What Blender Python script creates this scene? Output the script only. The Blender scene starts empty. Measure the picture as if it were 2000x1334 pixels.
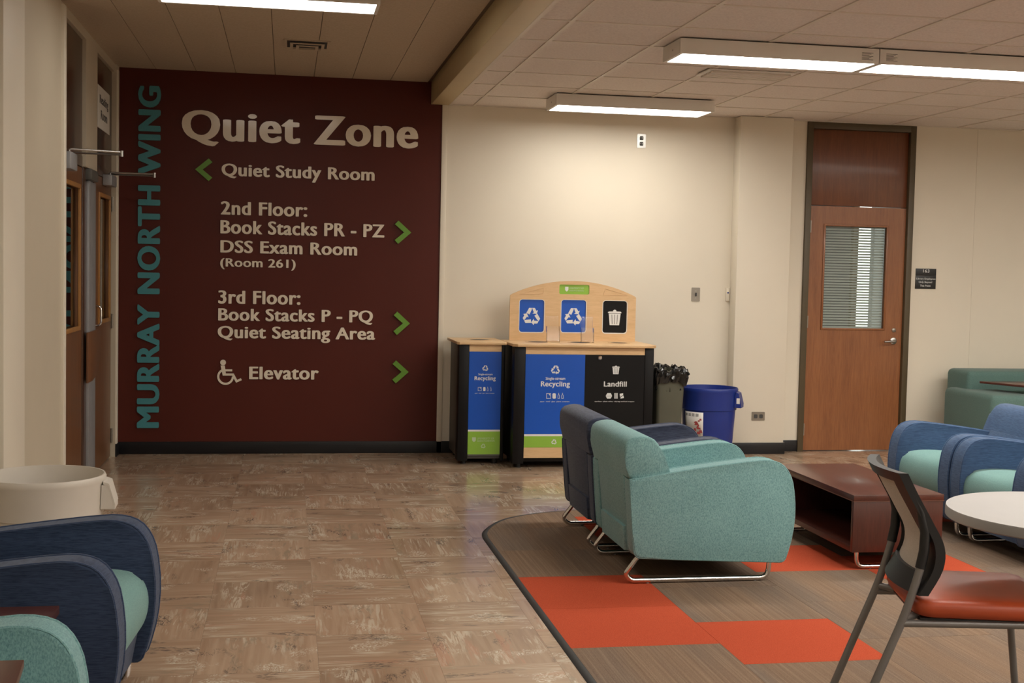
import bpy, bmesh, math, random
from mathutils import Vector, Matrix
random.seed(7)
scene = bpy.context.scene
C = scene.collection
PI = math.pi

# ------------------------------------------------------------------ camera
CAM_H = 1.507
F_PX, PITCH, YAW, ROLL = 2449.5, math.radians(3.1765), math.radians(10.2375), math.radians(1.24475)
fw = Vector((math.sin(YAW) * math.cos(PITCH), math.cos(YAW) * math.cos(PITCH), -math.sin(PITCH)))
rt0 = Vector((math.cos(YAW), -math.sin(YAW), 0.0))
up0 = rt0.cross(fw)
RT = math.cos(ROLL) * rt0 + math.sin(ROLL) * up0
UP = -math.sin(ROLL) * rt0 + math.cos(ROLL) * up0
cam_d = bpy.data.cameras.new('camera')
cam = bpy.data.objects.new('camera', cam_d)
C.objects.link(cam)
cam_d.sensor_width = 36.0
cam_d.lens = F_PX / 2000.0 * 36.0
cam_d.clip_end = 100
m = Matrix.Identity(4)
for i in range(3):
    m[i][0], m[i][1], m[i][2] = RT[i], UP[i], -fw[i]
m[2][3] = CAM_H
cam.matrix_world = m
scene.camera = cam

# ------------------------------------------------------------------ world / light levels / exposure
LAMP_MAIN = 21.0          # radiance of the lounge fixtures' lenses
LAMP_WALL = 14.5          # the single fixture by the bins
LAMP_HALL = 11.0           # tired tubes of the corridor fixture
LAMP_TINT = (1.0, 0.955, 0.87)
world = bpy.data.worlds.new('world'); scene.world = world
world.use_nodes = True
world.node_tree.nodes['Background'].inputs[0].default_value = (0.02, 0.018, 0.015, 1)
world.node_tree.nodes['Background'].inputs[1].default_value = 0.3
vs = scene.view_settings
vs.view_transform = 'Standard'; vs.look = 'None'; vs.gamma = 1.0; vs.use_curve_mapping = False
vs.exposure = 0.25

# ------------------------------------------------------------------ pixel -> place helpers (2000 x 1334 frame)
def ray(px, py):
    return RT * ((px - 1000) / F_PX) + UP * (-(py - 667) / F_PX) + fw
def onY(px, py, Y):
    d = ray(px, py); t = Y / d.y
    return d.x * t, d.z * t + CAM_H
def onZ(px, py, z):
    d = ray(px, py); t = (z - CAM_H) / d.z
    return d.x * t, d.y * t
def onX(px, py, X):
    d = ray(px, py); t = X / d.x
    return d.y * t, d.z * t + CAM_H

# ------------------------------------------------------------------ materials
def srgb(r, g, b):
    f = lambda c: (c / 255 / 12.92) if c <= 10 else ((c / 255 + 0.055) / 1.055) ** 2.4
    return (f(r), f(g), f(b))
class NT:
    def __init__(s, name):
        s.m = bpy.data.materials.new(name); s.m.use_nodes = True
        s.t = s.m.node_tree; s.b = s.t.nodes['Principled BSDF']
    def n(s, kind, **kw):
        nd = s.t.nodes.new(kind)
        for k, v in kw.items():
            if hasattr(nd, k): setattr(nd, k, v)
        return nd
    def l(s, a, b): s.t.links.new(a, b)
    def set(s, **kw):
        for k, v in kw.items():
            i = s.b.inputs[k.replace('_', ' ')]
            i.default_value = (*v, 1) if isinstance(v, tuple) and len(v) == 3 else v
def coords(N, scale=(1, 1, 1), rand=False):
    tc = N.n('ShaderNodeTexCoord'); mp = N.n('ShaderNodeMapping'); mp.inputs['Scale'].default_value = scale
    if rand:
        oi = N.n('ShaderNodeObjectInfo'); mul = N.n('ShaderNodeVectorMath', operation='MULTIPLY_ADD')
        comb = N.n('ShaderNodeCombineXYZ')
        for i, k in enumerate((37.0, 91.0, 53.0)):
            mm = N.n('ShaderNodeMath', operation='MULTIPLY'); mm.inputs[1].default_value = k
            N.l(oi.outputs['Random'], mm.inputs[0]); N.l(mm.outputs[0], comb.inputs[i])
        ad = N.n('ShaderNodeVectorMath', operation='ADD')
        N.l(tc.outputs['Object'], ad.inputs[0]); N.l(comb.outputs[0], ad.inputs[1]); N.l(ad.outputs[0], mp.inputs[0])
    else:
        N.l(tc.outputs['Object'], mp.inputs[0])
    return mp.outputs[0]
def noise(N, vec, scale, detail=3, rough=.5, dist=0):
    t = N.n('ShaderNodeTexNoise'); t.inputs['Scale'].default_value = scale; t.inputs['Detail'].default_value = detail
    t.inputs['Roughness'].default_value = rough; t.inputs['Distortion'].default_value = dist
    N.l(vec, t.inputs['Vector']); return t.outputs['Fac']
def ramp(N, fac, stops):
    r = N.n('ShaderNodeValToRGB'); e = r.color_ramp.elements
    while len(e) < len(stops): e.new(.5)
    for el, (p, c) in zip(e, stops):
        el.position = p; el.color = (*c, 1)
    N.l(fac, r.inputs[0]); return r.outputs[0]
def mix(N, fac, a, b, mode='MIX'):
    x = N.n('ShaderNodeMix', data_type='RGBA', blend_type=mode)
    for v, i in ((fac, 0), (a, 6), (b, 7)):
        if isinstance(v, (int, float)): x.inputs[i].default_value = v
        elif isinstance(v, tuple): x.inputs[i].default_value = (*v, 1)
        else: N.l(v, x.inputs[i])
    return x.outputs[2]
def bump(N, h, strength=.2, dist=.002):
    b = N.n('ShaderNodeBump'); b.inputs['Strength'].default_value = strength; b.inputs['Distance'].default_value = dist
    N.l(h, b.inputs['Height']); N.l(b.outputs[0], N.b.inputs['Normal'])
def plain(name, col, rough=.5, metal=0, spec=.5, var=.06, scale=6, bmp=0, bscale=80):
    N = NT(name); N.set(Roughness=rough, Metallic=float(metal)); N.b.inputs['Specular IOR Level'].default_value = spec
    v = coords(N)
    f = noise(N, v, scale, 4)
    lo = tuple(c * (1 - var) for c in col); hi = tuple(min(1, c * (1 + var)) for c in col)
    N.l(ramp(N, f, [(.3, lo), (.7, hi)]), N.b.inputs['Base Color'])
    if bmp: bump(N, noise(N, v, bscale, 2), bmp, .001)
    return N.m
def emit(name, col, st):
    N = NT(name); N.set(Base_Color=(.8, .8, .8), Emission_Color=col); N.b.inputs['Emission Strength'].default_value = st
    return N.m
def fabric(name, col, dark, rib=None, scale=260):
    N = NT(name); N.set(Roughness=.9); N.b.inputs['Specular IOR Level'].default_value = .15
    try: N.b.inputs['Sheen Weight'].default_value = .15
    except Exception: pass
    if rib == 'rib':
        v = coords(N, (25, 25, 330))
    elif rib == 'crinkle':
        v = coords(N, (240, 240, 120))
    else:
        v = coords(N, (scale, scale, scale))
    f = noise(N, v, 1.0, 3, .6, .4)
    big = noise(N, coords(N), 5, 2)
    c = ramp(N, f, [(.32, dark), (.62, col)])
    c = mix(N, .12, c, ramp(N, big, [(.35, dark), (.65, col)]))
    N.l(c, N.b.inputs['Base Color'])
    bump(N, f, .35, .002)
    return N.m
def wood(name, a, b, rough=.4, scale=(14, 14, 1.1), coat=0):
    N = NT(name); N.set(Roughness=rough)
    v = coords(N, scale, True)
    f = noise(N, v, 1.0, 5, .62, 1.2)
    g = noise(N, coords(N, tuple(s * 9 for s in scale), True), 1.0, 3, .6, .3)
    c = ramp(N, f, [(.28, a), (.7, b)])
    c = mix(N, .35, c, ramp(N, g, [(.35, a), (.6, b)]))
    N.l(c, N.b.inputs['Base Color'])
    if coat: N.b.inputs['Coat Weight'].default_value = coat; N.b.inputs['Coat Roughness'].default_value = .15
    return N.m

M = {}
M['cream'] = plain('cream wall paint', (.74, .675, .56), .55, var=.02, scale=2, bmp=.08, bscale=220)
M['tan'] = plain('tan corridor paint', (.54, .47, .36), .55, var=.03, scale=2, bmp=.08, bscale=220)
M['beam'] = plain('beam paint', (.55, .44, .25), .5, var=.02)
M['maroon'] = plain('maroon wall paint', (.084, .0138, .0080), .42, var=.05, scale=2, bmp=.06, bscale=200, spec=.25)
M['black_base'] = plain('black vinyl base', (.010, .010, .012), .35, spec=.4)
M['cream_letter'] = plain('cream acrylic letter', (.80, .71, .58), .12, var=.02)
M['teal_letter'] = plain('teal acrylic letter', (.06, .25, .28), .3, var=.03)
M['green_letter'] = plain('green acrylic arrow', (.13, .30, .03), .35, var=.03)
M['metal'] = plain('brushed metal', (.45, .44, .42), .3, 1)
M['chrome'] = plain('chrome tube', (.75, .75, .76), .08, 1, var=.01)
M['alu'] = plain('aluminium post', (.33, .33, .34), .45, .3)
M['grey_tube'] = plain('grey painted tube', (.22, .205, .195), .38, .35)
M['steel_plate'] = plain('steel cover plate', (.30, .27, .23), .35, .8)
M['black'] = plain('black plastic', (.012, .012, .013), .45)
M['blackgloss'] = plain('black laminate', (.005, .0045, .005), .45, spec=.22)
M['charcoal_side'] = plain('grey side panel', (.10, .095, .085), .5)
M['blue_print'] = plain('blue printed panel', (.003, .085, .50), .35, var=.03)
M['green_print'] = plain('lime printed panel', (.27, .50, .055), .35, var=.03)
M['white_print'] = plain('white print', (.75, .76, .75), .5, var=.01)
M['grey_print'] = plain('pale grey print', (.50, .62, .40), .5, var=.01)
M['maple'] = wood('maple laminate', (.62, .40, .20), (.74, .50, .275), .38, (2.0, 14, 14))
M['frame_brown'] = plain('olive brown metal frame', (.085, .062, .032), .45)
M['door_wood'] = wood('oak door veneer', (.19, .062, .019), (.31, .115, .038), .38, (15, 15, 1.0), .25)
M['transom_wood'] = wood('dark oak veneer', (.115, .034, .014), (.19, .062, .022), .36, (15, 15, 1.0), .3)
M['side_door'] = wood('side door veneer', (.125, .048, .018), (.20, .085, .034), .4, (10, 10, .8), .2)
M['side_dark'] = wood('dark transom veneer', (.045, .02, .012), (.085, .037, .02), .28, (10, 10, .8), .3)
M['honey'] = wood('honey glazing bead', (.30, .135, .035), (.42, .20, .06), .4, (20, 20, 2))
M['mahogany'] = wood('mahogany laminate', (.055, .015, .010), (.105, .030, .020), .3, (16, 1.4, 16), .2)
M['mahogany_v'] = wood('mahogany laminate upright', (.05, .013, .009), (.095, .026, .018), .3, (16, 16, 1.4), .2)
M['edge_band'] = plain('table edge band', (.16, .065, .045), .35)
M['teal'] = fabric('teal fabric', (.235, .425, .425), (.115, .240, .252), 'crinkle')
M['teal_seat'] = fabric('teal seat vinyl', (.185, .345, .325), (.140, .275, .262), None, 200)
M['navy'] = fabric('slate navy fabric', (.060, .074, .118), (.026, .033, .058), 'rib')
M['blue'] = fabric('denim blue fabric', (.060, .112, .215), (.032, .062, .130), 'rib')
M['blue_shaded'] = fabric('shaded blue fabric', (.045, .068, .130), (.020, .033, .070), 'rib')  # the blue fabric again, with shade worked into the colour
M['green_fab'] = fabric('dull green fabric', (.115, .195, .175), (.078, .140, .126), None, 200)
M['orange_vinyl'] = plain('orange seat vinyl', (.40, .062, .018), .42, var=.08, bmp=.05)
M['mesh_back'] = fabric('taupe mesh', (.56, .49, .41), (.42, .36, .30), None, 420)
M['tabletop'] = plain('pale grey laminate', (.40, .385, .375), .42, var=.02)
M['tableedge'] = plain('grey edge band', (.27, .255, .24), .5, var=.02)
M['white_plastic'] = plain('cloudy white plastic', (.66, .61, .54), .42, var=.03)
M['blue_plastic'] = plain('royal blue plastic', (.010, .030, .22), .38, var=.06)
M['green_plastic'] = plain('grey green plastic', (.085, .085, .060), .5, var=.08)
M['paper'] = plain('white paper', (.72, .70, .66), .7, var=.02)
M['ink'] = plain('dark ink', (.05, .05, .05), .6)
M['red_ink'] = plain('red ink', (.35, .06, .06), .6)
M['light_body'] = plain('white enamel', (.80, .77, .72), .45, var=.02)
M['lens_main'] = emit('lit lens', LAMP_TINT, LAMP_MAIN)
M['lens_wall'] = emit('lit lens near bins', LAMP_TINT, LAMP_WALL)
M['lens_hall'] = emit('lit corridor lens', LAMP_TINT, LAMP_HALL)
M['grid'] = plain('ceiling grid enamel', (.72, .66, .58), .5, var=.02)
M['rubber'] = plain('black rubber edging', (.02, .02, .02), .55)
M['blind'] = plain('blind slat', (.55, .56, .55), .45, var=.02)
M['office_wall'] = plain('office wall', (.42, .43, .44), .6)
M['strip_lit'] = emit('glowing office strip', (.95, 1.0, .92), 2.0)  # self-glowing, in place of a lit white upright
M['added_office_lamp'] = emit('added office lamp lens', (1, .97, .9), 4.5)
def glass(name, tint=(1, 1, 1), rough=.0):
    N = NT(name); nodes = N.t.nodes
    out = nodes['Material Output']
    tr = N.n('ShaderNodeBsdfTransparent'); tr.inputs[0].default_value = (*tint, 1)
    gl = N.n('ShaderNodeBsdfGlossy'); gl.inputs['Roughness'].default_value = rough
    fr = N.n('ShaderNodeFresnel'); fr.inputs[0].default_value = 1.5
    mx = N.n('ShaderNodeMixShader')
    N.l(fr.outputs[0], mx.inputs[0]); N.l(tr.outputs[0], mx.inputs[1]); N.l(gl.outputs[0], mx.inputs[2])
    N.l(mx.outputs[0], out.inputs[0])
    return N.m
M['glass'] = glass('door glass', (.92, .95, .93))
M['acrylic'] = glass('clear acrylic', (.965, .96, .955), .08)

def floor_tile_mat():
    N = NT('marbled vinyl tile'); N.b.inputs['Specular IOR Level'].default_value = .55
    tc = N.n('ShaderNodeTexCoord'); oi = N.n('ShaderNodeObjectInfo')
    comb = N.n('ShaderNodeCombineXYZ')
    for i, k in enumerate((217.0, 391.0, 153.0)):
        mm = N.n('ShaderNodeMath', operation='MULTIPLY'); mm.inputs[1].default_value = k
        N.l(oi.outputs['Random'], mm.inputs[0]); N.l(mm.outputs[0], comb.inputs[i])
    ad = N.n('ShaderNodeVectorMath', operation='ADD'); N.l(tc.outputs['Object'], ad.inputs[0]); N.l(comb.outputs[0], ad.inputs[1])
    def mp(s):
        k = N.n('ShaderNodeMapping'); k.inputs['Scale'].default_value = s; N.l(ad.outputs[0], k.inputs[0]); return k.outputs[0]
    base = ramp(N, noise(N, mp((1.6, 26, 1)), 1, 3, .55, .5), [(.3, (.365, .245, .165)), (.7, (.475, .345, .245))])
    tone = ramp(N, noise(N, mp((.7, .9, 1)), 1.1, 1), [(.35, (.80, .77, .74)), (.65, (1.10, 1.08, 1.06))])
    base = mix(N, 1.0, base, tone, 'MULTIPLY')
    def layer(col, patch_scale, p0, p1, fleck_scale, f0, f1, dist, colour, amt=1.0, detail=4):
        pm = ramp(N, noise(N, mp(patch_scale), 1, 2), [(p0, (0, 0, 0)), (p1, (amt, amt, amt))])
        fm = ramp(N, noise(N, mp(fleck_scale), 1, detail, .62, dist), [(f0, (0, 0, 0)), (f1, (1, 1, 1))])
        return mix(N, mix(N, 1.0, pm, fm, 'MULTIPLY'), col, colour)
    col = base
    col = layer(col, (2.2, 7, 1), .50, .60, (3.5, 42, 1), .50, .57, 1.4, (.62, .53, .41), .70)      # cream streaks
    col = layer(col, (5.5, 6, 1), .57, .65, (26, 40, 1), .50, .56, 3.0, (.68, .60, .48), .8)         # cream swirls
    col = layer(col, (4.5, 9, 1), .60, .67, (16, 52, 1), .49, .55, 2.5, (.10, .078, .070), .75)     # dark veins
    col = layer(col, (1.8, 8, 1), .56, .66, (2.5, 30, 1), .52, .60, .8, (.47, .235, .15), .55)      # pink streaks
    col = layer(col, (2.5, 5, 1), .52, .64, (6, 24, 1), .50, .62, 1.2, (.30, .235, .165), .7)        # olive clouds
    N.l(col, N.b.inputs['Base Color'])
    r = N.n('ShaderNodeMapRange'); r.inputs[3].default_value = .12; r.inputs[4].default_value = .24
    N.l(noise(N, mp((3, 3, 1)), 2, 3), r.inputs[0]); N.l(r.outputs[0], N.b.inputs['Roughness'])
    return N.m
M['floor_tile'] = floor_tile_mat()
M['floor_base'] = plain('tile joint', (.12, .08, .055), .6)
def carpet_mat(name, red):
    N = NT(name); N.set(Roughness=.95); N.b.inputs['Specular IOR Level'].default_value = .05
    if red:
        f = noise(N, coords(N, (1, 1, 1)), 240, 3, .7)
        c = ramp(N, f, [(.3, (.40, .060, .026)), (.7, (.56, .105, .050))])
    else:
        v = coords(N, (150, 1.2, 1), True)
        f = noise(N, v, 1.0, 2, .6)
        c = ramp(N, f, [(.34, (.150, .105, .078)), (.55, (.245, .175, .130)), (.74, (.36, .28, .205))])
        t = noise(N, coords(N, (3.5, .5, 1), True), 1.0, 2)
        c = mix(N, .5, c, ramp(N, t, [(.4, (.185, .145, .120)), (.62, (.27, .165, .10))]))
        g = noise(N, coords(N), 300, 2)
        c = mix(N, .25, c, ramp(N, g, [(.35, (.08, .055, .04)), (.65, (.28, .21, .15))]))
    N.l(c, N.b.inputs['Base Color'])
    bump(N, noise(N, coords(N), 260, 2), .5, .003)
    return N.m
M['carpet_red'] = carpet_mat('orange carpet tile', True)
M['carpet_brown'] = carpet_mat('striped taupe carpet tile', False)
def ceiling_mat(name, a, b):
    N = NT(name); N.set(Roughness=.9); N.b.inputs['Specular IOR Level'].default_value = .1
    f = noise(N, coords(N, (1, 1, 1), True), 70, 4, .75)
    N.l(ramp(N, f, [(.34, a), (.6, b)]), N.b.inputs['Base Color'])
    bump(N, f, .3, .002)
    return N.m
M['ceil_tile'] = ceiling_mat('mineral ceiling tile', (.71, .65, .605), (.82, .76, .71))
M['ceil_plank'] = ceiling_mat('fibre ceiling plank', (.46, .375, .28), (.53, .44, .335))

# ------------------------------------------------------------------ mesh helpers
def link(name, me, mat=None, parent=None, loc=None, smooth=None):
    o = bpy.data.objects.new(name, me)
    C.objects.link(o)
    if mat is not None and not me.materials: me.materials.append(M[mat] if isinstance(mat, str) else mat)
    if parent is not None: o.parent = parent
    if loc is not None: o.location = loc
    if smooth:
        for p in me.polygons: p.use_smooth = True
        me.set_sharp_from_angle(angle=math.radians(smooth))
    return o
def done(name, bm, mat=None, parent=None, loc=None, smooth=None):
    bmesh.ops.recalc_face_normals(bm, faces=bm.faces)
    me = bpy.data.meshes.new(name); bm.to_mesh(me); bm.free()
    return link(name, me, mat, parent, loc, smooth)
def bx(bm, x0, x1, y0, y1, z0, z1, bev=0, seg=2):
    vs_ = [bm.verts.new((x, y, z)) for x in (x0, x1) for y in (y0, y1) for z in (z0, z1)]
    fs = [bm.faces.new([vs_[i] for i in q]) for q in ((0, 1, 3, 2), (4, 6, 7, 5), (0, 4, 5, 1), (2, 3, 7, 6), (0, 2, 6, 4), (1, 5, 7, 3))]
    if bev:
        es = list({e for f in fs for e in f.edges})
        bmesh.ops.bevel(bm, geom=es, offset=bev, segments=seg, affect='EDGES', profile=.5)
def box(name, x0, x1, y0, y1, z0, z1, mat, parent=None, bev=0, seg=2, loc=None):
    bm = bmesh.new(); bx(bm, x0, x1, y0, y1, z0, z1, bev, seg)
    return done(name, bm, mat, parent, loc, smooth=35 if bev else None)
def prism(bm, pts, a0, a1, axis='y', bev=0, seg=3):
    """polygon pts (u,v) extruded along axis. axis y: (u,*,v); axis x: (*,u,v); axis z: (u,v,*)"""
    def P(u, v, a): return {'y': (u, a, v), 'x': (a, u, v), 'z': (u, v, a)}[axis]
    A = [bm.verts.new(P(u, v, a0)) for u, v in pts]; B = [bm.verts.new(P(u, v, a1)) for u, v in pts]
    f0 = bm.faces.new(A); f1 = bm.faces.new(B[::-1]); n = len(pts)
    for i in range(n):
        bm.faces.new((A[i], B[i], B[(i + 1) % n], A[(i + 1) % n]))
    if bev:
        es = list(f0.edges) + list(f1.edges)
        bmesh.ops.bevel(bm, geom=es, offset=bev, segments=seg, affect='EDGES', profile=.5)
def fillet(pts, r, n=6):
    pts = [Vector(p) for p in pts]; out = [pts[0]]
    for i in range(1, len(pts) - 1):
        a, b, c = pts[i - 1], pts[i], pts[i + 1]
        d = min(r, (a - b).length * .45, (c - b).length * .45)
        p, q = b + (a - b).normalized() * d, b + (c - b).normalized() * d
        for k in range(n + 1):
            t = k / n; out.append((1 - t) ** 2 * p + 2 * t * (1 - t) * b + t * t * q)
    out.append(pts[-1]); return out
def tube(bm, pts, r, n=10, closed=False, cap=True, sy=1.0):
    pts = [Vector(p) for p in pts]; rings = []; N_ = len(pts)
    prev = None
    for i, p in enumerate(pts):
        if closed: t = (pts[(i + 1) % N_] - pts[i - 1])
        else: t = pts[min(i + 1, N_ - 1)] - pts[max(i - 1, 0)]
        t.normalize()
        if prev is None:
            ref = Vector((0, 0, 1)) if abs(t.z) < .9 else Vector((1, 0, 0))
            u = t.cross(ref).normalized()
        else:
            u = (prev - t * prev.dot(t)).normalized()
        prev = u; w = t.cross(u)
        rr = r[i] if isinstance(r, (list, tuple)) else r
        rings.append([bm.verts.new(p + u * rr * math.cos(2 * PI * k / n) + w * rr * sy * math.sin(2 * PI * k / n)) for k in range(n)])
    for i in range(N_ if closed else N_ - 1):
        a, b = rings[i], rings[(i + 1) % N_]
        for k in range(n): bm.faces.new((a[k], a[(k + 1) % n], b[(k + 1) % n], b[k]))
    if cap and not closed:
        bm.faces.new(rings[0][::-1]); bm.faces.new(rings[-1])
def tube_obj(name, pts, r, mat, parent=None, fil=0, n=10, closed=False):
    bm = bmesh.new(); tube(bm, fillet(pts, fil) if fil else pts, r, n, closed)
    return done(name, bm, mat, parent, smooth=50)
def lathe(bm, prof, n=40, cx=0, cy=0, cap0=True, cap1=False):
    rings = [[bm.verts.new((cx + r * math.cos(2 * PI * k / n), cy + r * math.sin(2 * PI * k / n), z)) for k in range(n)] for r, z in prof]
    for a, b in zip(rings, rings[1:]):
        for k in range(n): bm.faces.new((a[k], a[(k + 1) % n], b[(k + 1) % n], b[k]))
    if cap0: bm.faces.new(rings[0][::-1])
    if cap1: bm.faces.new(rings[-1])
def lathe_obj(name, prof, mat, parent=None, n=40, cx=0, cy=0, cap0=True, cap1=False):
    bm = bmesh.new(); lathe(bm, prof, n, cx, cy, cap0, cap1)
    return done(name, bm, mat, parent, smooth=40)
DG = None
def curve_mesh(cu):
    """evaluate a curve/text datablock to a mesh"""
    o = bpy.data.objects.new('tmp', cu); C.objects.link(o)
    dg = bpy.context.evaluated_depsgraph_get(); dg.update()
    me = bpy.data.meshes.new_from_object(o.evaluated_get(dg))
    bpy.data.objects.remove(o); bpy.data.curves.remove(cu)
    return me
def shape_mesh(outers, holes, depth):
    """flat 2D outlines with holes; local u,v plane facing -Y; front at y=-depth, back at y=0"""
    cu = bpy.data.curves.new('tmp', 'CURVE'); cu.dimensions = '2D'; cu.fill_mode = 'BOTH'; cu.extrude = depth / 2
    for pts in list(outers) + list(holes):
        s = cu.splines.new('POLY'); s.points.add(len(pts) - 1)
        for p, (u, v) in zip(s.points, pts): p.co = (u, v, 0, 1)
        s.use_cyclic_u = True
    me = curve_mesh(cu); me.materials.clear()
    me.transform(Matrix(((1, 0, 0, 0), (0, 0, -1, -depth / 2), (0, 1, 0, 0), (0, 0, 0, 1))))
    return me
def rrect(u0, u1, v0, v1, r, n=5):
    out = []
    for cx, cy, a in ((u1 - r, v0 + r, -PI / 2), (u1 - r, v1 - r, 0), (u0 + r, v1 - r, PI / 2), (u0 + r, v0 + r, PI)):
        out += [(cx + r * math.cos(a + PI / 2 * k / n), cy + r * math.sin(a + PI / 2 * k / n)) for k in range(n + 1)]
    return out
def glyph_h(ch):
    cu = bpy.data.curves.new('tmp', 'FONT'); cu.body = ch; cu.size = 1; me = curve_mesh(cu)
    h = max(v.co.y for v in me.vertices); bpy.data.meshes.remove(me); return h
XH, CAP = glyph_h('x'), glyph_h('H')
def embolden(me, bold):
    vs_ = [v.co.copy() for v in me.vertices]; fs_ = [list(p.vertices) for p in me.polygons]; n = len(vs_)
    bpy.data.meshes.remove(me); me = bpy.data.meshes.new('lettering'); V = []; Fc = []
    for k, (dx, dy, dz) in enumerate(((0, 0, 1.0), (-1.2, 0, .99), (1.2, 0, .98), (0, .42, .97), (0, -.42, .96), (-.8, .3, .95), (.8, .3, .94), (-.8, -.3, .93), (.8, -.3, .92))):
        V += [(v.x + dx * bold, v.y + dy * bold, (v.z + .5) * dz - .5) for v in vs_]; Fc += [[i + k * n for i in f] for f in fs_]
    me.from_pydata(V, [], Fc); me.update()
    return me
def text_mesh(s, u0, u1, v0, v1, depth, bold=.035, rot=False, letters=False):
    """lettering fitted into the box u0..u1 x v0..v1, facing -Y, front at y=-depth; heavy strokes by
    shifted copies of every glyph. letters=True gives one mesh per character"""
    cu = bpy.data.curves.new('tmp', 'FONT'); cu.body = s; cu.size = 1; cu.extrude = .5; cu.space_character = 1.0 + bold * 2.4
    cu.resolution_u = 5
    me = curve_mesh(cu); me.materials.clear()
    ms = split_letters(me) if letters else [me]
    if bold > .012: ms = [embolden(k, bold) for k in ms]
    if bold > .012 and any(ch.islower() for ch in s):
        for k in ms:
            for v in k.vertices:                    # taller lower case, as in the sign's typeface
                y = v.co.y
                if y > 0: v.co.y = y * 1.09 if y < XH else XH * 1.09 + (y - XH) * (CAP - XH * 1.09) / (CAP - XH)
    xs = [v.co.x for k in ms for v in k.vertices]; ys = [v.co.y for k in ms for v in k.vertices]
    ax, bx_, ay, by = min(xs), max(xs), min(ys), max(ys)
    for k in ms:
        for v in k.vertices:
            a = (v.co.x - ax) / (bx_ - ax); b = (v.co.y - ay) / (by - ay); d = (v.co.z + .5) * depth
            if rot: v.co = (u0 + (1 - b) * (u1 - u0), -d, v0 + a * (v1 - v0))
            else: v.co = (u0 + a * (u1 - u0), -d, v0 + b * (v1 - v0))
        k.update()
    return ms if letters else ms[0]
def split_letters(me):
    """split a lettering mesh into one mesh per character (dots go with their stems)"""
    bm = bmesh.new(); bm.from_mesh(me); bmesh.ops.remove_doubles(bm, verts=bm.verts, dist=1e-6)
    ax = 0
    seen = set(); isl = []
    for f in bm.faces:
        if f in seen: continue
        st = [f]; seen.add(f); fs = []
        while st:
            g = st.pop(); fs.append(g)
            for v in g.verts:
                for h in v.link_faces:
                    if h not in seen: seen.add(h); st.append(h)
        c = [v.co[ax] for g in fs for v in g.verts]
        isl.append([min(c), max(c), fs])
    isl.sort(key=lambda i: -(i[1] - i[0])); groups = []
    for a, b, fs in isl:
        for g in groups:
            ov = min(b, g[1]) - max(a, g[0])
            if ov > .6 * (b - a) or ov > -.008: g[2] += fs; g[0] = min(g[0], a); g[1] = max(g[1], b); break
        else: groups.append([a, b, list(fs)])
    groups.sort(key=lambda g: g[0]); out = []
    for a, b, fs in groups:
        idx = {}; vs_ = []; pol = []
        for f in fs:
            q = []
            for v in f.verts:
                if v not in idx: idx[v] = len(vs_); vs_.append(v.co[:])
                q.append(idx[v])
            pol.append(q)
        k = bpy.data.meshes.new('letter'); k.from_pydata(vs_, [], pol); k.update(); out.append(k)
    bm.free(); bpy.data.meshes.remove(me)
    return out
def tag(o, label=None, cat=None, group=None, kind=None):
    for k, v in (('label', label), ('category', cat), ('group', group), ('kind', kind)):
        if v: o[k] = v
    return o
def thing(name, label, cat, loc=(0, 0, 0), rz=0, group=None, kind=None):
    o = bpy.data.objects.new(name, None); o.empty_display_size = .1
    C.objects.link(o); o.location = loc; o.rotation_euler = (0, 0, rz)
    return tag(o, label, cat, group, kind)
def struct(o, label=None): return tag(o, label, None, None, 'structure')

# ================================================================== THE SETTING
WY = 10.25          # back wall
WX = -1.34          # left wall plane
ZR, ZL = 2.855, 3.03
BEAM0, BEAM1 = 1.14, 1.29
XR, YB = 9.0, -4.0
# ---- floor
fl = struct(box('floor', WX - .3, XR, YB, WY + .3, -.12, -.003, 'floor_base'), 'brown marbled vinyl tile floor')
T = .457
bm = bmesh.new(); bx(bm, -T / 2 + .0003, T / 2 - .0003, -T / 2 + .0003, T / 2 - .0003, -.003, 0)
tile0 = done('floor_tile', bm, 'floor_tile', fl); tile_me = tile0.data
first = True; nt = 0
ix0 = math.floor((WX - .137) / T)
for i in range(ix0, 20):
    for j in range(-10, 10):
        x0, y0 = .137 + i * T, 6.5 + j * T
        if x0 + T < WX - .02 or y0 > WY: continue
        cx, cy = x0 + T / 2, y0 + T / 2
        if cx > 1.35 and cy < 7.3: continue
        if cx > 6.6: continue
        if cy < 2.0: continue
        o = tile0 if first else bpy.data.objects.new('floor_tile', tile_me)
        if not first: C.objects.link(o); o.parent = fl
        first = False; nt += 1
        o.location = (cx, cy, 0); o.rotation_euler = (0, 0, (PI / 2 if (i + j) % 2 else 0) + (PI if random.random() < .5 else 0))
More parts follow.
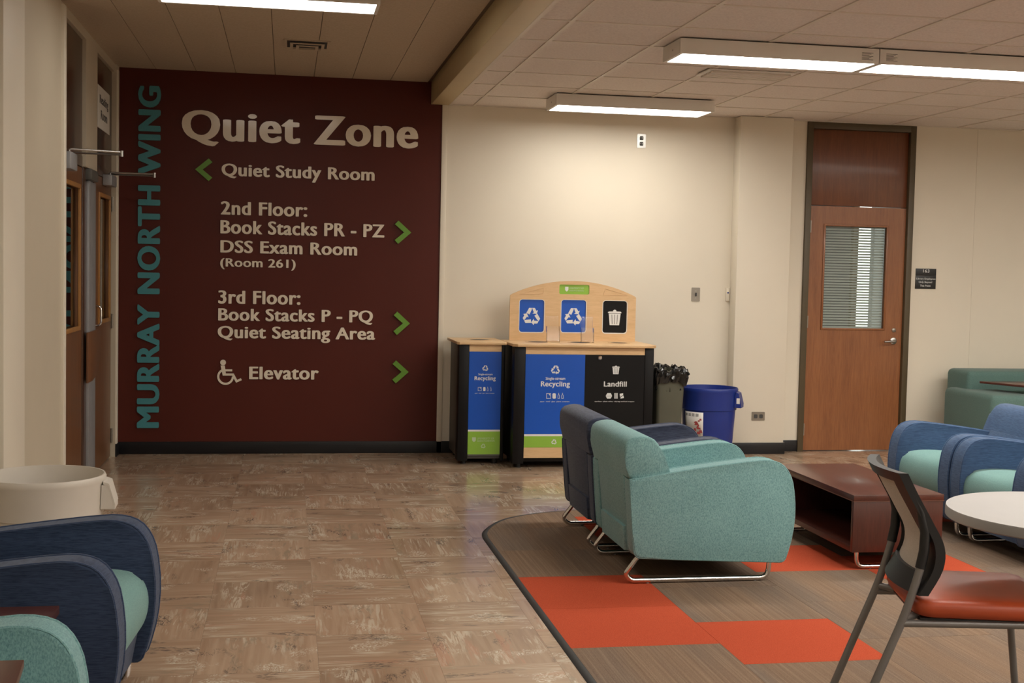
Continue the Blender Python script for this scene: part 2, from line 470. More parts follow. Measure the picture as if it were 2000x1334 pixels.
# ---- carpet: tiles clipped by a convex outline, rubber edge
OUT = [(1.14, 0.2), (1.138, 6.92), (1.15, 7.05), (1.20, 7.20), (1.32, 7.43), (1.52, 7.58), (1.74, 7.665), (2.2, 7.77), (3.0, 7.88), (4.0, 7.95), (5.5, 8.0), (7.6, 8.0), (7.6, 0.2)]
curve_part = OUT[1:-2]
for _ in range(2):
    nw = [curve_part[0]]
    for (a_, b_), (c_, d_) in zip(curve_part, curve_part[1:]): nw += [(.75 * a_ + .25 * c_, .75 * b_ + .25 * d_), (.25 * a_ + .75 * c_, .25 * b_ + .75 * d_)]
    curve_part = nw + [curve_part[-1]]
OUT = (OUT[:1] + curve_part + OUT[-2:])[::-1]
def clip(poly):
    out = poly
    n = len(OUT)
    for i in range(n):
        (ax, ay), (bx_, by) = OUT[i], OUT[(i + 1) % n]
        inside = lambda p: (bx_ - ax) * (p[1] - ay) - (by - ay) * (p[0] - ax) >= -1e-9
        res = []
        for k in range(len(out)):
            p, q = out[k], out[(k + 1) % len(out)]
            ip, iq = inside(p), inside(q)
            if ip: res.append(p)
            if ip != iq:
                d1 = (bx_ - ax) * (p[1] - ay) - (by - ay) * (p[0] - ax); d2 = (bx_ - ax) * (q[1] - ay) - (by - ay) * (q[0] - ax)
                t = d1 / (d1 - d2); res.append((p[0] + t * (q[0] - p[0]), p[1] + t * (q[1] - p[1])))
        out = res
        if len(out) < 3: return []
    return out
carpet = thing('carpet', 'striped taupe and orange carpet tile area with a black rubber edge', 'carpet', (0, 0, 0))
CT, CL = .608, .585
RED = {(0, 0), (0, 1), (1, -1), (1, 3), (2, 2), (3, 1), (5, -1), (5, 0), (4, 4), (6, 3)}
for k in range(0, 11):
    x0 = 1.155 + k * CT if k else 1.13
    x1 = 1.155 + (k + 1) * CT
    off = 4.82 + (.31 if k % 2 else 0.0)
    for j in range(-8, 7):
        y0 = off + j * CL
        p = clip([(x0 + .0006, y0 + .0006), (x1 - .0006, y0 + .0006), (x1 - .0006, y0 + CL - .0006), (x0 + .0006, y0 + CL - .0006)])
        if len(p) < 3: continue
        ar = abs(sum(p[i][0] * p[(i + 1) % len(p)][1] - p[(i + 1) % len(p)][0] * p[i][1] for i in range(len(p)))) / 2
        if ar < .004: continue
        cx, cy = (x0 + x1) / 2, y0 + CL / 2
        bm = bmesh.new(); prism(bm, [(a - cx, b - cy) for a, b in p], 0, .0078 - random.uniform(0, .0004), 'z')
        red = (k, j) in RED
        done('carpet_tile', bm, 'carpet_red' if red else 'carpet_brown', carpet, (cx, cy, 0))
bm = bmesh.new(); ed = [Vector((x, y)) for x, y in OUT[::-1][:-1]]; rows = []
for i, p in enumerate(ed):
    t_ = (ed[min(i + 1, len(ed) - 1)] - ed[max(i - 1, 0)]).normalized(); n_ = Vector((-t_.y, t_.x))
    rows.append([bm.verts.new((p.x + n_.x * o, p.y + n_.y * o, z)) for o, z in ((.032, 0), (.026, .005), (.010, .0078), (.0005, .0075), (.0005, 0))])
for p, q in zip(rows, rows[1:]):
    for k in range(5): bm.faces.new((p[k], p[(k + 1) % 5], q[(k + 1) % 5], q[k]))
done('rubber_edge', bm, 'rubber', carpet, smooth=60)

# ---- back wall
struct(box('wall_back_left', WX - .2, 1.236, WY, WY + .12, 0, 3.2, 'maroon'), 'dark maroon painted back wall behind the directory lettering')
DX0, DX1 = 4.39, 5.395
wr = bmesh.new()
bx(wr, 1.236, DX0 + .02, WY, WY + .12, 0, 3.2); bx(wr, DX1 - .02, XR + .1, WY, WY + .12, 0, 3.2); bx(wr, DX0 + .02, DX1 - .02, WY, WY + .12, ZR, 3.2)
struct(done('wall_back_right', wr, 'cream'), 'cream painted back wall with the office door')
struct(box('trim_1', 1.232, 1.275, WY - .012, WY - .0005, .0, ZR, 'cream', bev=.003), 'cream vertical strip beside the maroon wall')
struct(box('wall_column', 3.735, 4.205, 10.10, WY - .0005, 0, ZR, 'cream', bev=.006), 'shallow cream pilaster left of the office door')
struct(box('trim_2', 5.985, 5.995, WY - .003, WY - .0005, .1, ZR, 'cream'), 'thin vertical panel joint on the cream wall')
bb = bmesh.new()
for a, b, y in ((-1.29, 3.735, WY), (3.725, 4.215, 10.10), (4.215, DX0, WY), (DX1, XR, WY)):
    bx(bb, a, b, y - .012, y - .0003, 0, .098, .003)
bx(bb, 4.205, 4.215, 10.09, WY - .012, 0, .098); bx(bb, 3.725, 3.735, 10.09, WY - .012, 0, .098)
struct(done('baseboard_back', bb, 'black_base', smooth=35), 'black vinyl base along the back wall')
# ---- left wall with two door openings
lw = bmesh.new()
WXF = -1.30
bx(lw, WX - .16, WX - .06, YB, 6.04, 0, 3.2)
bx(lw, WX - .12, WXF, 6.04, 7.70, 0, 3.2)
bx(lw, WX - .12, WXF - .012, 8.70, 9.20, 2.14, 2.97)
bx(lw, WX - .12, WXF, 10.10, WY, 0, 3.2)
bx(lw, WX - .12, WXF - .012, 7.70, 10.10, 2.97, 3.2)
struct(done('wall_left', lw, 'tan'), 'tan painted corridor wall with two side doors')
struct(box('trim_3', WXF - .03, WXF + .018, 7.70, 7.775, 0, 3.0, 'cream', bev=.004), 'cream door jamb of the nearer side door')
struct(box('trim_4', WX - .05, WXF + .03, 6.05, 6.52, 0, ZL, 'cream', bev=.006), 'cream pilaster on the corridor wall')
struct(box('trim_5', WXF - .03, WXF + .012, 10.105, 10.17, .1, 2.99, 'cream', bev=.004), 'cream jamb between the farther side door and maroon wall')
struct(box('baseboard_left', WXF, WXF + .012, 10.10, WY - .013, 0, .098, 'black_base'), 'black vinyl base beside the farther side door')
# ---- right / rear walls of the room, out of view
struct(box('wall_right', XR, XR + .12, YB, WY, 0, 3.2, 'cream'), 'cream side wall of the lounge')
struct(box('wall_rear', WX - .2, XR + .12, YB - .12, YB, 0, 3.2, 'cream'), 'cream rear wall of the lounge')
# ---- ceilings
ceil_r = struct(box('ceiling_right', BEAM1 - .02, XR, YB, WY, ZR + .012, ZR + .14, 'ceil_tile'), 'suspended lounge ceiling of square mineral tiles')
gx = [BEAM1] + [1.492 + .613 * k for k in range(13)]
gy = [6.65 + .6 * k for k in range(-8, 7)]
bm = bmesh.new(); bx(bm, -.2965, .2965, -.29, .29, ZR + .004, ZR + .011)
tm = None
for a, b in zip(gx, gx[1:]):
    for c, d in zip(gy, gy[1:]):
        if abs((b - a) - .613) < .01:
            if tm is None:
                o = done('ceiling_tile', bm, 'ceil_tile', ceil_r); tm = o.data
            else:
                o = bpy.data.objects.new('ceiling_tile', tm); C.objects.link(o); o.parent = ceil_r
            o.location = ((a + b) / 2, (c + d) / 2, 0)
        else:
            box('ceiling_tile', a + .01 - (a + b) / 2, b - .01 - (a + b) / 2, -.29, .29, ZR + .004, ZR + .011, 'ceil_tile', ceil_r, loc=((a + b) / 2, (c + d) / 2, 0))
for x in gx[1:]:
    box('grid_runner', x - .012, x + .012, gy[0], WY, ZR - .002, ZR + .010, 'grid', ceil_r)
for a, b in zip(gx, gx[1:]):
    pass
for y in gy[:-1]:
    box('grid_tee', BEAM1, gx[-1], y - .011, y + .011, ZR - .0012, ZR + .010, 'grid', ceil_r)
box('wall_angle', BEAM1, XR, WY - .022, WY - .0005, ZR - .003, ZR + .003, 'grid', ceil_r)
box('beam_angle', BEAM1 - .004, BEAM1 + .022, YB, WY, ZR - .004, ZR + .002, 'grid', ceil_r)
ceil_l = struct(box('ceiling_left', WX - .2, BEAM0 + .02, YB, WY, ZL + .008, ZL + .14, 'floor_base'), 'higher corridor ceiling of long fibre planks')
bm = bmesh.new(); bx(bm, -.1505, .1505, -.61 + .0005, .61 - .0005, ZL, ZL + .008)
pm_ = None
for k in range(8):
    cx = -1.33 + .15 + .305 * k + .005
    for j in range(8):
        cy = WY - .61 - 1.22 * j
        if pm_ is None:
            o = done('ceiling_plank', bm, 'ceil_plank', ceil_l); pm_ = o.data
        else:
            o = bpy.data.objects.new('ceiling_plank', pm_); C.objects.link(o); o.parent = ceil_l
        o.location = (cx, cy, 0)
struct(box('trim_6', BEAM0, BEAM1, YB, WY - .0005, ZR - .003, ZL + .1, 'beam', bev=.004), 'tan painted ceiling beam between the two ceilings')

# ================================================================== OFFICE DOOR
d1 = thing('door_1', 'oak office door with a louvred glass light and wooden transom in an olive frame', None, (0, WY, 0), 0, None, 'structure')
FT = .052
z_tr = 2.135
fr = bmesh.new()
bx(fr, DX0, DX0 + FT, -.022, .12, 0, ZR - .004, .003); bx(fr, DX1 - FT, DX1, -.022, .12, 0, ZR - .004, .003); bx(fr, DX0 + FT, DX1 - FT, -.022, .12, ZR - .06, ZR - .004, .003)
done('door_frame', fr, 'frame_brown', d1, smooth=35)
box('transom_panel', DX0 + FT + .002, DX1 - FT - .002, .014, .05, z_tr + .006, ZR - .062, 'transom_wood', d1, .002)
LX0, LX1 = DX0 + FT + .004, DX1 - FT - .004
GX0, GX1, GZ0, GZ1 = 4.588, 5.168, 1.075, 1.970
me = shape_mesh([[(LX0, .008), (LX1, .008), (LX1, z_tr), (LX0, z_tr)]], [[(GX0, GZ0), (GX1, GZ0), (GX1, GZ1), (GX0, GZ1)]], .044)
leaf = link('door_leaf', me, 'door_wood', d1, (0, .054, 0))
bd = bmesh.new()
for a, b, c, d in ((GX0 - .012, GX0 + .006, GZ0 - .012, GZ1 + .012), (GX1 - .006, GX1 + .012, GZ0 - .012, GZ1 + .012), (GX0, GX1, GZ0 - .012, GZ0 + .006), (GX0, GX1, GZ1 - .006, GZ1 + .012)):
    bx(bd, a, b, -.052, -.040, c, d, .003)
done('glazing_bead', bd, 'door_wood', leaf, smooth=35)
box('glass_pane', GX0, GX1, -.022, -.018, GZ0, GZ1, 'glass', leaf)
sl = bmesh.new()
ns = 38
for k in range(ns):
    z = GZ0 + .012 + (GZ1 - GZ0 - .02) * k / (ns - 1)
    w = .010
    vsx = [sl.verts.new(p) for p in ((GX0 + .004, .0 - w * .55, z - w * .75), (GX1 - .004, .0 - w * .55, z - w * .75), (GX1 - .004, w * .55, z + w * .75), (GX0 + .004, w * .55, z + w * .75))]
    sl.faces.new(vsx)
so = done('blind_slats', sl, 'blind', leaf); so['kind'] = 'stuff'
md = so.modifiers.new('thick', 'SOLIDIFY'); md.thickness = .0012
for z in (1.955, 1.13, .19):
    h = bmesh.new(); lathe(h, [(.007, z - .055), (.007, z + .055)], 10, LX0 - .004, -.004 - .0, True, True); bx(h, LX0 - .020, LX0 + .014, .004, .009, z - .052, z + .052)
    done('hinge', h, 'steel_plate', d1, smooth=40)
hx, hz = onY(1744, 666, WY)
lv = bmesh.new(); lathe(lv, [(.030, 0), (.030, .008), (.026, .011)], 24, 0, 0, True, True)
bmesh.ops.rotate(lv, verts=lv.verts, matrix=Matrix.Rotation(PI / 2, 3, 'X'))
bmesh.ops.translate(lv, verts=lv.verts, vec=(5.262, .010, hz))
hd = done('lever_rose', lv, 'metal', leaf, smooth=40); hd.location = (0, -.054, 0)
tube_obj('lever_handle', [(5.262, -.052, hz), (5.262, -.100, hz), (5.150, -.104, hz - .006)], .009, 'metal', leaf, .02)
kx, kz = onY(1746, 645, WY)
lv = bmesh.new(); lathe(lv, [(.019, 0), (.019, .006), (.012, .010)], 20, 0, 0, True, True)
bmesh.ops.rotate(lv, verts=lv.verts, matrix=Matrix.Rotation(PI / 2, 3, 'X')); bmesh.ops.translate(lv, verts=lv.verts, vec=(5.264, -.044, kz))
done('lock_cylinder', lv, 'steel_plate', leaf, smooth=40)
# room behind the door light
rb = bmesh.new()
bx(rb, 3.4, 6.4, 13.0, 13.1, 0, 2.8); bx(rb, 3.3, 3.4, WY + .13, 13.1, 0, 2.8); bx(rb, 6.4, 6.5, WY + .13, 13.1, 0, 2.8); bx(rb, 3.3, 6.5, WY + .13, 13.1, 2.8, 2.9)
struct(done('wall_office', rb, 'office_wall'), 'grey office walls seen through the door light')
struct(box('glow_strip_1', 6.18, 6.335, 12.96, 12.995, .2, 2.6, 'strip_lit'), 'glowing strip standing in for a lit white upright, seen through the blind')  # glowing strip added for a lit white upright in the office
struct(box('trim_7', 6.12, 6.18, 12.93, 12.995, .2, 2.6, 'beam'), 'tan upright beside the glowing strip inside the office')
ol = thing('added_office_light', 'added unseen ceiling fixture lighting the office behind the door glass', 'light', (4.9, 11.6, 2.8))  # added lamp, out of sight, brightens the room behind the glass
box('housing', -.6, .6, -.16, .16, -.07, -.001, 'light_body', ol, .005); box('lens', -.57, .57, -.13, .13, -.076, -.071, 'added_office_lamp', ol)

# ================================================================== SIDE DOORS (left wall)
def side_door(name, label, y0, y1, hinge_near, handle_near):
    d = thing(name, label, None, (WX, 0, 0), 0, None, 'structure')
    box('transom_panel', -.02, .006, y0, y1, 2.20, 2.965, 'side_dark', d, .002)
    box('transom_rail', -.02, .010, y0, y1, 2.135, 2.205, 'side_dark', d, .002)
    yc0, yc1 = (y0 + .10, y1 - .13) if hinge_near else (y0 + .22, y1 - .12)
    me = shape_mesh([[(y0 + .004, .012), (y1 - .004, .012), (y1 - .004, 2.13), (y0 + .004, 2.13)]], [[(yc0, 1.09), (yc1, 1.09), (yc1, 1.99), (yc0, 1.99)]], .04)
    me.transform(Matrix.Rotation(PI / 2, 4, 'Z'))           # u -> +Y, front -> +X
    lf = link('door_leaf', me, 'side_door', d, (-.034, 0, 0))
    b = bmesh.new()
    for p, q, r, s in ((yc0 - .025, yc0 + .004, 1.065, 2.015), (yc1 - .004, yc1 + .025, 1.065, 2.015), (yc0, yc1, 1.065, 1.094), (yc0, yc1, 1.986, 2.015)):
        bx(b, .036, .052, p, q, r, s, .003)
    done('glazing_bead', b, 'honey', lf, smooth=35)
    box('glass_pane', .018, .022, yc0, yc1, 1.09, 1.99, 'glass', lf)
    yh = y0 - .002 if hinge_near else y1 + .002
    for z in (1.96, 1.06, .17):
        h = bmesh.new(); lathe(h, [(.008, z - .055), (.008, z + .055)], 10, .016, yh, True, True); bx(h, .004, .009, yh - .02, yh + .02, z - .055, z + .055)
        done('hinge', h, 'metal' if hinge_near else 'steel_plate', d, smooth=40)
    return d, lf
d2, lf2 = side_door('door_2', 'wooden side door nearest the white bin with a long glass light', 7.79, 8.68, True, False)
d3, lf3 = side_door('door_3', 'wooden side door next to the maroon wall with a D pull handle', 9.21, 10.085, False, True)
tube_obj('pull_handle', [(.004, 9.32, 1.20), (.075, 9.32, 1.20), (.075, 9.32, 1.06), (.004, 9.32, 1.06)], .008, 'chrome', lf3, .04).location = (.0, 0, 0)
box('push_knob', .004, .03, 8.60, 8.635, 1.315, 1.35, 'metal', lf2, .008)
box('push_knob', .004, .03, 9.25, 9.285, 1.315, 1.35, 'metal', lf3, .008)
# dark void of the rooms behind the side doors
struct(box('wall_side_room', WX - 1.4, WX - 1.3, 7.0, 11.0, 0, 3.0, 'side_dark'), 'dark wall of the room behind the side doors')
def closer(name, label, y0, y1, z0, z1, tipx, yarm):
    t = thing(name, label, 'door closer', (WX, 0, 0))
    box('closer_body', .008, .075, y0, y1, z0, z1, 'alu', t, .006)
    tube_obj('closer_arm', [(.045, (y0 + y1) / 2, z1 - .004), (.045, (y0 + y1) / 2, z1 + .022), (tipx, yarm, z1 + .022)], .007, 'metal', t, .015)
    tube_obj('closer_forearm', [(tipx, yarm, z1 + .008), (.012, yarm + .12, z1 + .018)], .006, 'metal', t)
    lathe_obj('arm_pivot', [(.011, z1 - .004), (.011, z1 + .032)], 'metal', t, 12, tipx, yarm, True, True)
closer('door_closer', 'grey door closer on the nearer side door', 7.83, 8.06, 2.062, 2.165, .335, 8.05)
closer('door_closer', 'grey door closer on the side door by the maroon wall', 9.60, 9.86, 2.075, 2.155, .36, 9.74)
# post between the doors
pst = thing('trim_8', 'pale metal post standing between the two side doors', None, (WX, 0, 0), 0, None, 'structure')
box('post_face', -.03, .022, 8.93, 9.19, 0, 2.06, 'alu', pst, .004)
box('post_groove', -.03, .026, 8.86, 8.925, 0, 2.06, 'alu', pst, .004)
box('post_return', -.03, .010, 8.70, 8.86, 0, 2.14, 'side_dark', pst, .004)
box('strike_box', .0, .05, 8.80, 9.10, 2.062, 2.135, 'charcoal_side', pst, .004)
bm = bmesh.new()
pl = [(8.72, .70), (8.72, 1.04), (9.34, 1.04)] + [(9.34 - .0 - .50 * math.sin(a) * .35 - .06 * (1 - math.cos(a)), .90 - .20 * (1 - math.cos(a)) - .0) for a in [PI / 2 * k / 8 for k in range(9)]]
prism(bm, [(8.74, .70), (8.74, 1.04), (9.30, 1.04), (9.31, .93), (9.28, .84), (9.20, .76), (9.08, .715), (8.95, .70)], .026, .04, 'x', .003, 2)
done('wood_plate', bm, 'side_door', pst, smooth=35)
# room sign on the transom
rs = thing('room_sign', 'small white paper sign on the dark transom above the farther side door', 'sign', (WX, 0, 0))
box('sign_sheet', .008, .012, 9.33, 9.93, 2.47, 2.77, 'paper', rs)
def side_text(s, y0, y1, z0, z1, parent, x):
    me = text_mesh(s, y0, y1, z0, z1, .001, .02); me.transform(Matrix.Rotation(PI / 2, 4, 'Z'))
    link('sign_lettering', me, 'ink', parent, (x, 0, 0))
side_text('Reading', 9.42, 9.85, 2.63, 2.71, rs, .012); side_text('Room', 9.48, 9.80, 2.54, 2.605, rs, .012)

# ================================================================== DIRECTORY LETTERING ON THE MAROON WALL
LY = WY - .0015
def c3(x, y): return 220 + x / 3.0303, 120 + y / 3.0303
def c4(x, y): return 220 + x / 3.0303, 500 + y / 3.0303
def line(text, label, left, right, top, bottom, mat='cream_letter', depth=.010, bold=.033, rot=False):
    if rot:
        u0, u1, v0, v1 = left, right, bottom, top
    else:
        u0 = onY(*left, LY)[0]; u1 = onY(*right, LY)[0]; v1 = onY(*top, LY)[1]; v0 = onY(*bottom, LY)[1]
    t = thing('wall_lettering', label, 'lettering', ((u0 + u1) / 2, LY, v0), 0, 'raised lettering on the maroon wall')
    for k in text_mesh(text, u0, u1, v0, v1, depth, bold, rot, True):
        k.transform(Matrix.Translation((-(u0 + u1) / 2, 0, -v0)))
        link('letter', k, mat, t)
    return t
line('Quiet Zone', 'large cream raised lettering reading Quiet Zone', c3(410, 390), c3(1808, 450), c3(500, 288), c3(590, 503), depth=.014, bold=.036)
a, b = onY(267, 830, LY)[0], onY(311, 830, LY)[0]
line('MURRAY NORTH WING', 'teal raised lettering MURRAY NORTH WING running up the wall', a, b, onY(292, 168, LY)[1], onY(288, 835.5, LY)[1], 'teal_letter', .016, .042, True)
line('Quiet Study Room', 'cream raised lettering reading Quiet Study Room', c3(645, 650), c3(1550, 690), c3(1165, 622), c3(1200, 718))
line('2nd Floor:', 'cream raised lettering reading 2nd Floor', c3(640, 870), c3(1152, 890), c3(815, 832), c3(1000, 917))
line('Book Stacks PR - PZ', 'cream raised lettering reading Book Stacks PR to PZ', c3(638, 980), c3(1608, 1010), c3(870, 945), c3(1000, 1028))
line('DSS Exam Room', 'cream raised lettering reading DSS Exam Room', c3(638, 1095), c3(1447, 1120), c3(660, 1058), c3(1000, 1140))
line('(Room 261)', 'smaller cream raised lettering reading Room 261 in brackets', c4(637, 45), c4(1083, 55), c4(645, 12), c4(1072, 87), bold=.025)
line('3rd Floor:', 'cream raised lettering reading 3rd Floor', c4(625, 240), c4(1112, 255), c4(770, 205), c4(1000, 288))
line('Book Stacks P - PQ', 'cream raised lettering reading Book Stacks P to PQ', c4(625, 350), c4(1540, 365), c4(850, 312), c4(1530, 408))
line('Quiet Seating Area', 'cream raised lettering reading Quiet Seating Area', c4(622, 455), c4(1553, 470), c4(780, 415), c4(1260, 515))
line('Elevator', 'cream raised lettering reading Elevator', c4(808, 690), c4(1220, 700), c4(870, 655), c4(1000, 731))
def arrow(label, cpx, left=False):
    # chevron arrow, measured box in px
    (x0, y0), (x1, y1) = cpx
    u0, v1 = onY(x0, y0, LY); u1, v0 = onY(x1, y1, LY)
    w, h = u1 - u0, v1 - v0
    t = .34
    pts = [(0, 1 - .16), (t * .62, 1), (1, .5), (t * .62, 0), (0, .16), (1 - t * 1.28, .5)]
    pts = [((1 - a) if left else a, b) for a, b in pts]
    bm = bmesh.new(); prism(bm, [((a - .5) * w, (b - .5) * h) for a, b in pts], -.020, 0, 'y')
    tag(done('arrow_sign', bm, 'green_letter', None, ((u0 + u1) / 2, LY, (v0 + v1) / 2)), label, 'arrow', 'green arrows on the maroon wall')
arrow('green left-pointing arrow beside Quiet Study Room', (c3(490, 572), c3(590, 710)), True)
arrow('green right-pointing arrow beside the 2nd floor lines', (c3(1670, 942), c3(1765, 1082)))
arrow('green right-pointing arrow beside the 3rd floor lines', (c4(1663, 328), c4(1757, 468)))
arrow('green right-pointing arrow beside Elevator', (c4(1656, 617), c4(1750, 753)))
# wheelchair symbol
u0, v1 = onY(*c4(620, 615), LY); u1, v0 = onY(*c4(766, 762), LY)
ws = thing('accessibility_symbol', 'cream wheelchair access symbol left of the word Elevator', 'symbol', (u0, LY, v0))
W_, H_ = u1 - u0, v1 - v0
def ring(cx, cy, r, a0, a1, w, n=24):
    o = [(cx + r * math.cos(a0 + (a1 - a0) * k / n), cy + r * math.sin(a0 + (a1 - a0) * k / n)) for k in range(n + 1)]
    i = [(cx + (r - w) * math.cos(a0 + (a1 - a0) * k / n), cy + (r - w) * math.sin(a0 + (a1 - a0) * k / n)) for k in range(n + 1)]
    return o + i[::-1]
def sym(name, pts, d=.010):
    bm = bmesh.new(); prism(bm, [(a * W_, b * H_) for a, b in pts], -d, 0, 'y'); done(name, bm, 'cream_letter', ws)
sym('head', ring(.23, .90, .115, 0, 2 * PI, .114, 20))
sym('wheel', ring(.335, .33, .335, 1.95, 2 * PI - .0, .085, 30), .0092)
sym('body', [(.13, .78), (.30, .78), (.32, .63), (.60, .63), (.60, .545), (.335, .545), (.345, .46), (.66, .46), (.80, .20), (.95, .27), (.99, .19), (.76, .085), (.60, .37), (.22, .37)])

# ================================================================== PRINT HELPERS
def recycle_polys(cx, cy, r):
    """three chasing arrows"""
    out = []
    for k in range(3):
        a = 2 * PI * k / 3
        base = [[(-.50, .30), (-.24, .78), (.02, .78), (.0, .62), (-.20, .18), (-.34, .26)],
                [(.04, .78), (.28, .78), (.44, .52), (.58, .58), (.46, .24), (.06, .28), (.20, .38), (.12, .56)]]
        for q in base:
            out.append([(cx + r * (x * math.cos(a) + y * math.sin(a)), cy + r * (-x * math.sin(a) + y * math.cos(a))) for x, y in q])
    return out
def flat(name, polys, y, mat, parent, t=.0008):
    bm = bmesh.new()
    for p in polys: prism(bm, p, y - t, y, 'y')
    return done(name, bm, mat, parent)
def can_polys(u0, u1, v0, v1):
    w, h = u1 - u0, v1 - v0
    P = lambda a, b: (u0 + a * w, v0 + b * h)
    body = [P(.12, .0), P(.88, 0), P(.98, .74), P(.02, .74)]
    lid = [P(-.04, .77), P(1.04, .77), P(1.04, .83), P(.96, .87), P(.64, .88), P(.62, .95), P(.5, 1), P(.38, .95), P(.36, .88), P(.04, .87), P(-.04, .83)]
    slits = [[P(.29, .07), P(.33, .07), P(.29, .68), P(.25, .68)], [P(.48, .07), P(.52, .07), P(.52, .68), P(.48, .68)], [P(.67, .07), P(.71, .07), P(.75, .68), P(.71, .68)]]
    return [body, lid], slits

# ================================================================== RECYCLING STATIONS
TOPZ = .960
def W(px, py, Y): return onY(px, py, Y)
def L6(x, y): return 860 + x / 4.94, 640 + y / 4.94
def L5(x, y): return 860 + x / 3.3333, 520 + y / 3.3333
def station_print(parent, Y, conv, items):
    for kind, name, args, mat in items:
        if kind == 't':
            s, xl, xr, yt, yb, bold = args
            u0, v1 = W(*conv(xl, yt), Y); u1, v0 = W(*conv(xr, yb), Y)
            vm0 = W(*conv((xl + xr) / 2, yt), Y)[1]; vm1 = W(*conv((xl + xr) / 2, yb), Y)[1]
            link(name, text_mesh(s, u0, u1, vm1, vm0, .0008, bold), mat, parent, (0, Y, 0))
        elif kind == 'r':
            x, y, r = args
            u, v = W(*conv(x, y), Y); u2, _ = W(*conv(x + r, y), Y)
            flat(name, recycle_polys(u, v, (u2 - u) * 1.2), Y, mat, parent)
        elif kind == 'p':
            polys = [[W(*conv(*q), Y) for q in p] for p in args]
            flat(name, polys, Y, mat, parent)
def icon_paper(x0, x1, y0, y1):
    t = (x1 - x0) * .10
    return [[(x0, y0), (x1, y0), (x1, y0 + t), (x0, y0 + t)], [(x0, y1 - t), (x1, y1 - t), (x1, y1), (x0, y1)], [(x0, y0), (x0 + t, y0), (x0 + t, y1), (x0, y1)], [(x1 - t, y0), (x1, y0), (x1, y1), (x1 - t, y1)],
            [(x0 + (x1 - x0) * .5, y0 + (y1 - y0) * .15), (x0 + (x1 - x0) * .8, y0 + (y1 - y0) * .15), (x0 + (x1 - x0) * .8, y0 + (y1 - y0) * .45)]]
def icon_can(x0, x1, y0, y1):
    d = (x1 - x0) * .2
    return [[(x0 + d, y0), (x1 - d, y0), (x1, y0 + d), (x1, y1 - d), (x1 - d, y1), (x0 + d, y1), (x0, y1 - d), (x0, y0 + d)]]
def icon_bottle(x0, x1, y0, y1):
    w = x1 - x0; h = y1 - y0; xm = (x0 + x1) / 2; t = w * .2
    L = [(xm - w * .14, y0), (xm - w * .14, y0 + h * .25), (x0, y0 + h * .45), (x0, y1)]
    out = []
    for s in (0, 1):
        q = [(x if s == 0 else 2 * xm - x, y) for x, y in L]
        for a, b in zip(q, q[1:]):
            out.append([(a[0], a[1]), (b[0], b[1]), (b[0] + (t if s == 0 else -t), b[1]), (a[0] + (t if s == 0 else -t), a[1])])
    out.append([(x0, y1 - t), (x1, y1 - t), (x1, y1), (x0, y1)])
    return out
def chevtop(name, x0, x1, y0, y1, parent, cut):
    bm = bmesh.new(); prism(bm, [(x0 + cut, y0), (x1 - cut, y0), (x1, y0 + cut), (x1, y1), (x0, y1), (x0, y0 + cut)], TOPZ - .022, TOPZ, 'z', .004, 2)
    return done(name, bm, 'maple', parent, smooth=35)
def shield(cx, cy, w, h):
    return [(cx - w / 2, cy - h / 2), (cx + w / 2, cy - h / 2), (cx + w / 2, cy + h * .1), (cx + w * .3, cy + h * .35), (cx, cy + h / 2), (cx - w * .3, cy + h * .35), (cx - w / 2, cy + h * .1)]

# ---- narrow single unit
YL = 9.60
rl = thing('recycling_station', 'narrow single blue recycling cabinet with wood top standing by the maroon wall', 'recycling bin', (0, 0, 0), 0, 'recycling cabinets')
lx0 = W(*L6(172, 700), YL)[0]; lx1 = 1.684
pa = W(*L6(283, 190), YL)[0]; pb = W(*L6(595, 190), YL)[0]
box('cabinet_body', lx0 + .012, lx1 - .012, YL + .02, 10.19, .045, TOPZ - .022, 'charcoal_side', rl, .004)
chevtop('worktop', lx0 - .018, lx1 + .012, YL - .022, 10.20, rl, .02)
for a, b in ((lx0, pa), (pb, lx1)):
    bm = bmesh.new(); bx(bm, a, b - .001, YL, YL + .12, .030, TOPZ - .0225, .006); done('corner_post', bm, 'blackgloss', rl, smooth=35)
zt = lambda y, X=440: W(*L6(X, y), YL)[1]
box('header_panel', pa, pb - .001, YL + .006, YL + .03, zt(232), TOPZ - .0225, 'maple', rl)
box('door_panel', pa, pb - .001, YL + .004, YL + .03, zt(985), zt(232) - .001, 'blue_print', rl)
box('white_band', pa, pb - .001, YL + .004, YL + .03, zt(1002), zt(985) - .0002, 'white_print', rl)
box('base_panel', pa, pb - .001, YL + .004, YL + .03, zt(1222), zt(1002) - .0002, 'green_print', rl)
box('sill', pa, pb - .001, YL + .002, YL + .03, zt(1235), zt(1222) - .0002, 'charcoal_side', rl)
for x in (lx0 + .06, lx1 - .06):
    for y in (YL + .08, 10.12): lathe_obj('foot', [(.02, 0), (.02, .045)], 'black', rl, 12, x, y, True, True)
Yp = YL + .0035
